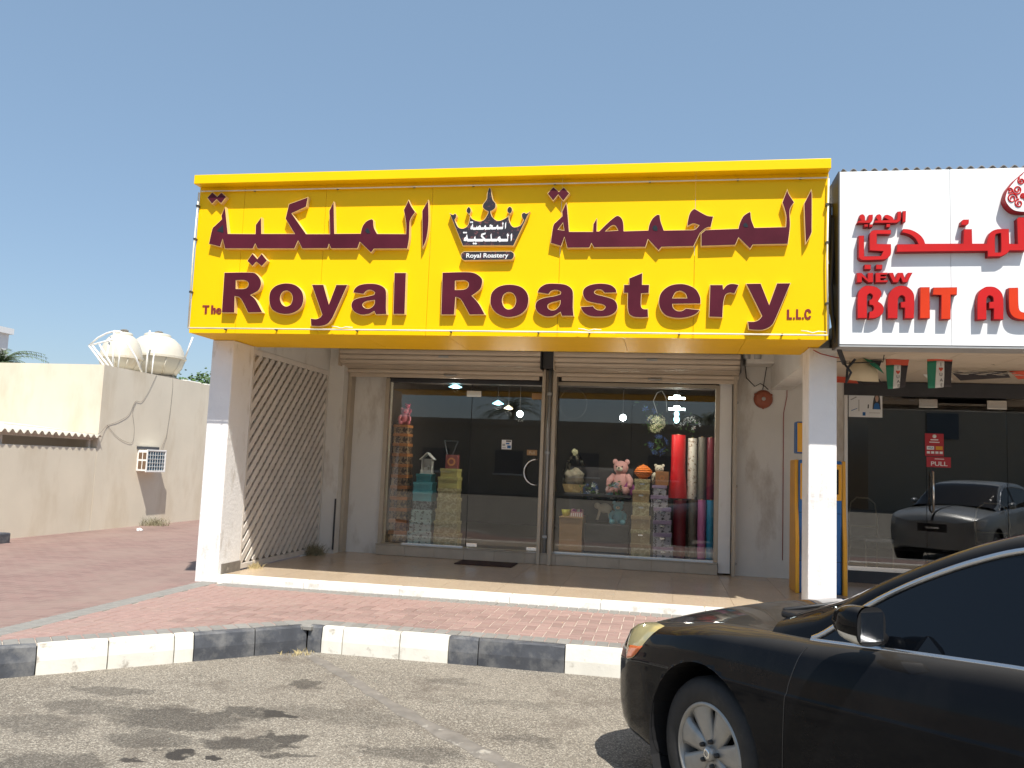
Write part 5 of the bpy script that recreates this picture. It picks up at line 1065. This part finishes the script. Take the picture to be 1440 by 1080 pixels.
def curve(tab, xs, sm=5):
    X = np.array([t[0] for t in tab]); V = np.array([t[1] for t in tab]); o = np.argsort(X); v = np.interp(xs, X[o], V[o])
    k = np.hanning(2*sm+3)[1:-1]; k /= k.sum(); p = np.pad(v, sm, mode='edge')
    # keep end slope when padding
    n = len(v); p[:sm] = v[0]+(np.arange(-sm, 0))*(v[1]-v[0]); p[-sm:] = v[-1]+np.arange(1, sm+1)*(v[-1]-v[-2])
    return np.convolve(p, k, 'valid')
def catmull(P, n):
    """P: list of arrays (stations, 2); dense interpolation across lines"""
    out = []; m = len(P)
    for i in range(m-1):
        p0, p1, p2, p3 = P[max(i-1, 0)], P[i], P[i+1], P[min(i+2, m-1)]
        for k in range(n):
            t = k/n; out.append(.5*(2*p1+(p2-p0)*t+(2*p0-5*p1+4*p2-p3)*t*t+(3*p1-p0-3*p2+p3)*t**3))
    out.append(P[-1]); return out
def make_car(spec, name, label, loc, heading):
    car = thing(name, label, 'car', loc, heading)
    nose, tail = spec['nose'], spec['tail']; xs = np.linspace(nose, tail, 200)
    Wd = curve(spec['W'], xs, 2); zg = curve(spec['belt'], xs, 3); zc = curve(spec['deck'], xs, 3); zb = curve(spec['bottom'], xs, 3); gi = curve(spec['gin'], xs, 4)
    zs = zg-.0
    cr_z = curve(spec['crease'], xs, 4)
    def line(w, z): return np.stack([np.maximum(w, .02)+0*xs, z+0*xs], 1)
    lo = [line(Wd-.16, zb-.0), line(Wd-.045, zb+.02), line(Wd-.012, zb+.10), line(Wd-.002, zb+(cr_z-zb)*.55), line(Wd+.001, cr_z-.02+0*xs), line(Wd-.003, cr_z+.02+0*xs), line(Wd-.016, cr_z+(zg-cr_z)*.45), line(Wd-.045, cr_z+(zg-cr_z)*.80), line(Wd-gi, zg)]
    hd = []
    for f, b in ((.90,.16),(.72,.42),(.45,.76),(.2,.95),(0,1)): hd.append(line((Wd-gi)*f, zg+(zc-zg)*b))
    G = catmull(lo+hd, 4)                       # across lines
    rows = [[(xs[i], g[i, 0], g[i, 1]) for g in G] for i in range(len(xs))]
    nG = len(G)
    def surf(x, t, off=0):
        """point on the left body side at station x and line parameter t (0 sill .. nG-1 centre)"""
        i = np.interp(x, xs[::-1], np.arange(len(xs))[::-1]); a = int(min(max(math.floor(i), 0), len(xs)-2)); fa = i-a; j = int(min(max(math.floor(t), 0), nG-2)); fj = t-j
        P = lambda u, v: Vector(rows[u][v])
        p = (P(a, j)*(1-fa)+P(a+1, j)*fa)*(1-fj)+(P(a, j+1)*(1-fa)+P(a+1, j+1)*fa)*fj
        if off:
            n = (P(a+1, j)-P(a, j)).cross(P(a, j+1)-P(a, j))
            if n.length > 1e-9:
                n.normalize(); n = n if n.y+n.z*.5 > 0 else -n; p = p+n*off
        return p
    def tz(x, z):
        i = int(round(np.interp(x, xs[::-1], np.arange(len(xs))[::-1]))); zz = [rows[i][k][2] for k in range(nG)]
        return float(np.interp(z, zz, range(nG)))
    def side_body(sg):
        mb = MB(); mb.grid([[(x, sg*y, z) for x, y, z in r] for r in rows]); me = mb.mesh('body'); bm = bmesh.new(); bm.from_mesh(me)
        for (ax, rad) in ((0, spec['arch']), (spec['rear'], spec['arch']-.005)):
            cz = spec['wr']+.005; kill = []; inside = set()
            for v in bm.verts:
                if sg*v.co.y > .45 and math.hypot(v.co.x-ax, v.co.z-cz) < rad: inside.add(v)
            for f in bm.faces:
                if all(v in inside for v in f.verts): kill.append(f)
            bmesh.ops.delete(bm, geom=kill, context='FACES_ONLY')
            for v in inside:
                if v.is_valid and v.link_faces:
                    d = Vector((v.co.x-ax, 0, v.co.z-cz)); l = d.length
                    if l > 1e-5: s = rad/l; v.co.x = ax+d.x*s; v.co.z = cz+d.z*s
        bmesh.ops.delete(bm, geom=[v for v in bm.verts if not v.link_faces], context='VERTS')
        bmesh.ops.remove_doubles(bm, verts=bm.verts, dist=1e-5); bmesh.ops.recalc_face_normals(bm, faces=bm.faces)
        c = sum((f.normal.y*sg for f in bm.faces), 0)
        if c < 0: bmesh.ops.reverse_faces(bm, faces=bm.faces)
        bm.to_mesh(me); bm.free(); return me
    paint = spec['paint']
    for sg in (1, -1): link('body', side_body(sg), paint, car, smooth=True)
    # nose and tail caps
    for i in (0, len(xs)-1):
        L_ = rows[i]; mb = MB(); mb.v = [tuple(p) for p in L_]+[(p[0], -p[1], p[2]) for p in L_]; n = len(L_); mb.f = [(k, k+1, n+k+1, n+k) for k in range(n-1)]; mb.build('bumper_face', paint, car, smooth=True)
    # wheel housings
    for ax in (0, spec['rear']):
        for sg in (1, -1):
            MB().lathe([(spec['arch']+.004,.348*sg),(spec['arch']+.004,0),(.0,0)], (ax, .56*sg, spec['wr']+.005), 40, 'Y').build('wheel_housing', 'car_plastic', car)
    box('underbody', 'car_plastic', car, spec['rear']-.5, .5, -.55, .55, .20, .26)
    # cabin
    cx = np.linspace(spec['cab'][0], spec['cab'][1], 110)
    zb_ = np.interp(cx, xs[::-1], zg[::-1]); wb_ = np.interp(cx, xs[::-1], (Wd-gi)[::-1]); zu = np.maximum(curve(spec['winTop'], cx, 3), zb_+.0015); zr = np.maximum(curve(spec['roof'], cx, 3), zu+.004)
    tum = spec['tumble']; wu = wb_-.012-tum*(zu-zb_)-.10*(zu-zb_)**2*1.0
    zd = np.interp(cx, xs[::-1], zc[::-1])
    def L2(w, z): return np.stack([w+0*cx, z+0*cx], 1)
    wcab = [L2(wu, zu), L2(wu-.020, zu+(zr-zu)*.28+.010*np.clip((zu-zb_)*8,0,1)), L2(wu-.055, zu+(zr-zu)*.52+.012*np.clip((zu-zb_)*8,0,1)), L2(wu*.80, zu+(zr-zu)*.80), L2(wu*.5, zu+(zr-zu)*.95), L2(wu*.22, zr), L2(wu*0, zr)]
    GC = catmull(wcab, 3); R_ = [[(cx[i], g[i, 0], g[i, 1]) for g in GC] for i in range(len(cx))]
    ws0, ws1, bl0, bl1 = spec['screen']
    def rng(a, b): return [i for i in range(len(cx)) if b-1e-6 <= cx[i] <= a+1e-6]
    for sg in (1, -1):
        mir = lambda rr: [[(x, sg*y, z) for x, y, z in r] for r in rr]
        MB().grid(mir([r[:7] for r in R_])).build('pillar', paint, car, smooth=True, fix=False)
        mid = rng(ws1, bl0); MB().grid(mir([R_[i][6:] for i in mid])).build('roof', paint, car, smooth=True)
        a = [i for i in range(len(cx)) if cx[i] >= ws1-.02]; MB().grid(mir([R_[i][6:] for i in a])).build('windscreen', 'car_glass', car, smooth=True)
        a = [i for i in range(len(cx)) if cx[i] <= bl0+.02]; MB().grid(mir([R_[i][6:] for i in a])).build('rear_screen', 'car_glass', car, smooth=True)
        # side glass and bright trim
        gl = []
        for i in range(len(cx)):
            col = []
            for k in range(7):
                t = k/6; z = zb_[i]+(zu[i]-zb_[i])*t; w = wb_[i]-.012-tum*(z-zb_[i])-.10*(z-zb_[i])**2; col.append((cx[i], sg*(w-.006), z))
            gl.append(col)
        MB().grid(gl).build('side_window', 'car_glass', car, smooth=True)
        tw = spec['trim']
        top = [(gl[i][6][0], gl[i][6][1]+sg*.006, gl[i][6][2]) for i in range(len(cx)) if zu[i]-zb_[i] > .004]; bot = [(gl[i][0][0], gl[i][0][1]+sg*.010, gl[i][0][2]) for i in range(len(cx)) if zu[i]-zb_[i] > .004]
        def ribbon(P, w, m, nm):
            mb = MB(); rr = []
            for i, p in enumerate(P):
                p = Vector(p); d = (Vector(P[min(i+1, len(P)-1)])-Vector(P[max(i-1, 0)])).normalized(); u = d.cross(Vector((0, sg, 0))).normalized()
                u = u if u.z > 0 else -u; o = Vector((0, sg*.005, 0)); rr.append([p-u*w/2-o, p-u*w/2+o*.6, p+o*1.5, p+u*w/2+o*.6, p+u*w/2-o])
            mb.grid(rr).build(nm, m, car, smooth=True)
        if tw: ribbon(top, tw, 'car_trim', 'window_trim'); ribbon(bot, tw*.95, 'car_trim', 'window_trim')
        bp_ = spec['bpillar']; ii = [i for i in range(len(cx)) if bp_-.06 <= cx[i] <= bp_+.06]; MB().grid([[(p[0], p[1]+sg*.004, p[2]) for p in gl[i]] for i in ii]).build('door_pillar', 'car_plastic', car)
    # patches laid on the body skin (lamps, gaps): corner list in (x, t)
    def patch(nm, m, c, off, sg, nu=10, nv=8, par=None):
        P = []
        for i in range(nu+1):
            u = i/nu; r = []
            for j in range(nv+1):
                v = j/nv; x = (c[0][0]*(1-u)+c[1][0]*u)*(1-v)+(c[3][0]*(1-u)+c[2][0]*u)*v; t = (c[0][1]*(1-u)+c[1][1]*u)*(1-v)+(c[3][1]*(1-u)+c[2][1]*u)*v
                e = 0 if i in (0, nu) or j in (0, nv) else off; p = surf(x, t, e+.0015); r.append((p.x, sg*p.y, p.z))
            P.append(r)
        return MB().grid(P).build(nm, m, par or car, smooth=True)
    def seam(pts, sg, w=.005, m='car_plastic', nm='seam'):
        P = []
        for (a, b) in zip(pts, pts[1:]):
            for k in range(12): P.append((a[0]+(b[0]-a[0])*k/12, a[1]+(b[1]-a[1])*k/12))
        P.append(pts[-1]); rr = []
        Q = [surf(x, t, .0012) for x, t in P]
        for i, p in enumerate(Q):
            d = (Q[min(i+1, len(Q)-1)]-Q[max(i-1, 0)]).normalized(); nn = (surf(P[i][0], P[i][1], .05)-p).normalized(); s = d.cross(nn).normalized(); rr.append([((p+s*w/2).x, sg*(p+s*w/2).y, (p+s*w/2).z), ((p-s*w/2).x, sg*(p-s*w/2).y, (p-s*w/2).z)])
        MB().grid(rr).build(nm, m, car)
    for sg in (1, -1):
        zz_ = lambda L_: [(x, tz(x, z)) for x, z in L_]; hl = patch('headlight', 'lamp_yellowed' if spec['old'] else 'lamp_clear', zz_(spec['head']), .006, sg); 
        if spec['signal']: patch('turn_signal', 'lamp_orange', zz_(spec['signal']), .010, sg, par=hl)
        for s_ in spec['seams']: seam(zz_(s_), sg)
        # mirror
        mx, mt = spec['mirror']; b = surf(mx, mt); my = b.y+.105; mz = b.z+.095
        sh = []
        for i in range(13):
            t = i/12; x = .105*(1-t)-.055*t; s_ = math.sqrt(max(0, 1-(1-t)**2.2)); row = []
            for j in range(21):
                a = 2*math.pi*j/20; ca, sa = math.cos(a), math.sin(a); ex_ = abs(ca)**.75*(1 if ca > 0 else -1); ez_ = abs(sa)**.75*(1 if sa > 0 else -1)
                row.append((mx+x, sg*(my+ex_*.070*s_), mz+ez_*.068*s_+(.012 if ez_ > 0 else 0)*ex_*s_))
            sh.append(row)
        mo = MB().grid(sh).build('mirror', paint, car, smooth=True)
        MB().grid([[(mx-.056, sg*(my+.070*q*c), mz+.068*q*s2) for (c, s2) in [(abs(math.cos(a))**.75*(1 if math.cos(a) > 0 else -1), abs(math.sin(a))**.75*(1 if math.sin(a) > 0 else -1)) for a in [2*math.pi*j/20 for j in range(21)]]] for q in (0, .5, .9, 1.0)]).build('mirror_rim', 'car_plastic', mo)
        MB().box(mx-.059, mx-.0568, sg*my-.055, sg*my+.055, mz-.050, mz+.050).build('mirror_glass', 'chrome', mo)
        MB().tube([(mx, sg*(b.y-.01), b.z+.035), (mx, sg*(my-.08), mz-.03)], .028, 8).build('mirror_arm', 'car_plastic', mo, smooth=True)
        lens = [[(sh[i][j][0]+.003, sh[i][j][1]+sg*.0025, sh[i][j][2]-.0005) for j in (range(16, 20) if sg > 0 else range(16, 20))] for i in range(5, 13)]
        MB().grid(lens).build('mirror_signal', 'lamp_clear', mo, smooth=True)
        # wheels
        for ax in (0, spec['rear']):
            wr = spec['wr']; rim = spec['rim']; yo = spec['track']; w = thing_part('wheel', car, (ax, sg*yo, wr), spec.get('steer', 0) if ax == 0 else 0)
            f = sg
            tp = [(rim+.004, -.10), (rim+.02, -.108), (wr-.045, -.112), (wr-.012, -.098), (wr, -.075), (wr, .075), (wr-.012, .098), (wr-.045, .112), (rim+.02, .108), (rim+.004, .10)]
            MB().lathe([(a, b*f) for a, b in tp], n=56, axis='Y').build('tyre', 'tyre', w, smooth=True)
            for q in (-.045, 0, .045): MB().lathe([(wr+.0006, q-.004), (wr+.0012, q), (wr+.0006, q+.004)], n=56, axis='Y').build('tread_groove', 'car_plastic', w)
            MB().lathe([(rim+.004, .10*f), (rim-.004, .108*f), (rim-.012, .104*f), (rim-.02, .085*f), (rim-.03, .03*f), (rim-.03, -.1*f)], n=56, axis='Y').build('rim', 'alloy', w, smooth=True)
            MB().lathe([(0, .035*f), (rim-.03, .03*f)], n=32, axis='Y').build('brake_disc', 'brake_dark', w)
            ns = spec['spokes']
            for k in range(ns):
                a = 2*math.pi*k/ns+.28; ca, sa = math.cos(a), math.sin(a); rr = []
                for (r_, hw, y_) in ((.03, .03, .082), (.07, .036, .086), (.12, .046, .094), (rim-.05, .054, .098), (rim-.016, .076, .094)):
                    row = []
                    for (q, dy) in ((-1, -.03), (-1, -.006), (-.6, .0), (0, .004), (.6, .0), (1, -.006), (1, -.03)): row.append((r_*ca-q*hw*sa, (y_+dy)*f, r_*sa+q*hw*ca))
                    rr.append(row)
                MB().grid(rr).build('spoke', 'alloy', w, smooth=True)
            MB().lathe([(0, .112*f), (.024, .110*f), (.032, .104*f), (.034, .08*f)], n=24, axis='Y').build('hub_cap', 'alloy', w, smooth=True)
            MB().lathe([(.012, .1125*f), (.017, .1135*f), (.021, .1115*f)], n=20, axis='Y').build('hub_emblem', 'chrome', w)
            for k in range(5):
                a = 2*math.pi*k/5+.5; MB().lathe([(0, .108*f), (.009, .107*f), (.011, .09*f)], (.053*math.cos(a), 0, .053*math.sin(a)), 10, 'Y').build('lug_nut', 'brake_dark', w, smooth=True)
            for k in range(7):
                a = 2*math.pi*(k+.5)/ns+.28
    return car, surf
def thing_part(name, parent, loc, rz):
    o = bpy.data.objects.new(name, None); COL.objects.link(o); o.parent = parent; o.location = loc; o.rotation_euler = (0, 0, rz); return o
SEDAN = dict(paint='car_black', nose=1.0, tail=-3.85, arch=.385, wr=.325, rim=.212, track=.765, rear=-2.74, spokes=7, old=True, trim=.020, tumble=.42, bpillar=-1.70, steer=0,
    crease=[(1.0,.50),(.8,.56),(.5,.62),(0,.67),(-.54,.705),(-1.465,.775),(-3,.84),(-3.85,.80)],
    W=[(1.0,.40),(.975,.55),(.94,.66),(.88,.75),(.80,.815),(.66,.866),(.45,.90),(.2,.915),(0,.92),(-.5,.92),(-2,.92),(-2.74,.91),(-3.2,.88),(-3.6,.80),(-3.8,.66),(-3.85,.5)],
    belt=[(1.0,.60),(.95,.645),(.85,.695),(.7,.745),(.6,.772),(.4,.812),(.08,.872),(-.3,.905),(-.57,.922),(-1.06,.972),(-1.4,1.003),(-2.0,1.02),(-2.74,1.03),(-3.5,1.0),(-3.85,.93)],
    deck=[(1.0,.635),(.95,.70),(.85,.765),(.69,.825),(.45,.888),(.255,.930),(.1,.957),(-.1,.982),(-.3,.998),(-.5,1.0),(-.9,1.0),(-2.9,1.04),(-3.3,1.07),(-3.7,1.04),(-3.85,.96)],
    bottom=[(1.0,.27),(.93,.235),(.7,.205),(.4,.195),(0,.185),(-2.7,.185),(-3.3,.22),(-3.85,.34)],
    gin=[(1.0,.05),(.7,.075),(.3,.10),(0,.11),(-.6,.10),(-2.5,.09),(-3.85,.10)],
    winTop=[(-.40,.90),(-.56,.922),(-.684,1.03),(-.81,1.122),(-.941,1.20),(-1.1,1.277),(-1.259,1.338),(-1.5,1.388),(-1.8,1.408),(-2.2,1.395),(-2.5,1.34),(-2.75,1.24),(-2.95,1.11),(-3.1,1.04),(-3.4,1.0)],
    roof=[(-.32,1.0),(-.45,1.06),(-.57,1.115),(-.684,1.17),(-.81,1.235),(-.941,1.30),(-1.1,1.372),(-1.259,1.425),(-1.5,1.47),(-1.8,1.487),(-2.2,1.48),(-2.5,1.44),(-2.75,1.36),(-3.0,1.25),(-3.2,1.14),(-3.4,1.06)],
    cab=(-.32,-3.4), screen=(-.35,-1.30,-2.62,-3.35), mirror=(-.88,32),
    head=[(.66,.590),(.60,.605),(.385,.802),(.80,.735)], signal=[(.655,.592),(.60,.607),(.50,.690),(.655,.665)],
    seams=[[(.80,.575),(.63,.588),(.40,.625),(.24,.640)],[(-.50,.30),(-.51,.55),(-.53,.75),(-.57,.90)],[(-1.74,.30),(-1.74,1.0)]])
HEAD = R(90+36)
hubL = Vector((.214, 3.936, 0)); hv = Vector((math.cos(HEAD), math.sin(HEAD), 0)); lv = Vector((-math.sin(HEAD), math.cos(HEAD), 0))
car, csurf = make_car(SEDAN, 'black_sedan', 'black saloon car with silver window trim parked in front of the shop', hubL-lv*.87, HEAD)
# cowl and wiper
box('cowl', 'car_plastic', car, -.42, -.26, -.70, .70, .955, .985, bevel=.01)
MB().tube([(-.26, .68, .985), (-.30, .2, 1.02), (-.36, -.1, 1.05)], .010, 6).build('wiper', 'car_plastic', car, smooth=True)

# ------------------------------------------------------------------ across the street (seen in the glass)
mat('street_brown', (.40,.34,.26), .85, var=.08)
ob = thing('street_building', 'long low beige building across the street behind the viewpoint', 'building')
box('wall', 'street_brown', ob, -34, 9, -34, -24, 0, 3.9); box('parapet', 'street_brown', ob, -34.1, 9.1, -34.1, -23.9, 3.9, 4.25)
box('wall', 'street_brown', ob, 11, 40, -36, -26, 0, 6.8); box('parapet', 'street_brown', ob, 10.9, 40.1, -36.1, -25.9, 6.8, 7.2)
for i in range(9): w_ = box('window', 'window_dark', ob, -31+i*4.3, -29.4+i*4.3, -23.99, -23.9, 1.2, 2.5); box('sill', 'white_paint', w_, -31.1+i*4.3, -29.3+i*4.3, -23.99, -23.8, 1.1, 1.19)
for i in range(5): box('window', 'window_dark', ob, 14+i*5, 15.6+i*5, -25.99, -25.9, 4.0, 5.4)
palm(-12, -42, 6.0, 'date palm behind the street building opposite the shop', n=30, L=2.8, seed=4)
palm(3, -40, 5.4, 'shorter date palm behind the street building opposite the shop', n=30, L=2.6, seed=9)
SUV = dict(paint='car_silver', nose=.92, tail=-3.75, arch=.40, wr=.355, rim=.225, track=.765, rear=-2.70, spokes=5, old=False, trim=.016, tumble=.32, bpillar=-1.70, steer=0,
    crease=[(.92,.68),(.5,.74),(0,.80),(-3.75,.86)],
    W=[(.92,.48),(.90,.62),(.86,.74),(.78,.82),(.62,.88),(.4,.905),(0,.915),(-3,.915),(-3.6,.86),(-3.75,.72)],
    belt=[(.92,.82),(.85,.88),(.7,.93),(.4,.985),(0,1.03),(-.5,1.07),(-1.4,1.10),(-2.7,1.15),(-3.75,1.15)],
    deck=[(.92,.86),(.85,.95),(.7,1.02),(.4,1.07),(0,1.11),(-.35,1.14),(-.9,1.14),(-3.75,1.18)],
    bottom=[(.92,.32),(.7,.26),(0,.24),(-2.7,.24),(-3.3,.28),(-3.75,.38)], gin=[(.92,.05),(.5,.08),(0,.10),(-3.75,.07)],
    winTop=[(-.40,1.06),(-.55,1.075),(-.8,1.27),(-1.1,1.44),(-1.4,1.53),(-1.9,1.56),(-2.6,1.54),(-3.2,1.44),(-3.45,1.30),(-3.6,1.17)],
    roof=[(-.32,1.15),(-.55,1.27),(-.8,1.40),(-1.1,1.55),(-1.4,1.63),(-1.9,1.67),(-2.6,1.66),(-3.2,1.60),(-3.45,1.45),(-3.6,1.25)],
    cab=(-.32,-3.6), screen=(-.35,-1.25,-3.1,-3.5), mirror=(-.88,32),
    head=[(.86,.74),(.70,.76),(.45,.93),(.84,.87)], signal=None, seams=[[(-.50,.35),(-.53,.8),(-.57,1.05)],[(-1.74,.35),(-1.74,1.1)]])
suv, _s = make_car(SUV, 'silver_suv', 'silver sport utility car parked beside the black saloon, mirrored in the restaurant glass', (5.6, 4.6, 0), R(90+34))
gr_ = box('grille', 'car_plastic', suv, .905, .925, -.27, .27, .64, .80, bevel=.02); box('bar', 'chrome', gr_, .926, .932, -.12, .12, .70, .735)
flush_text()
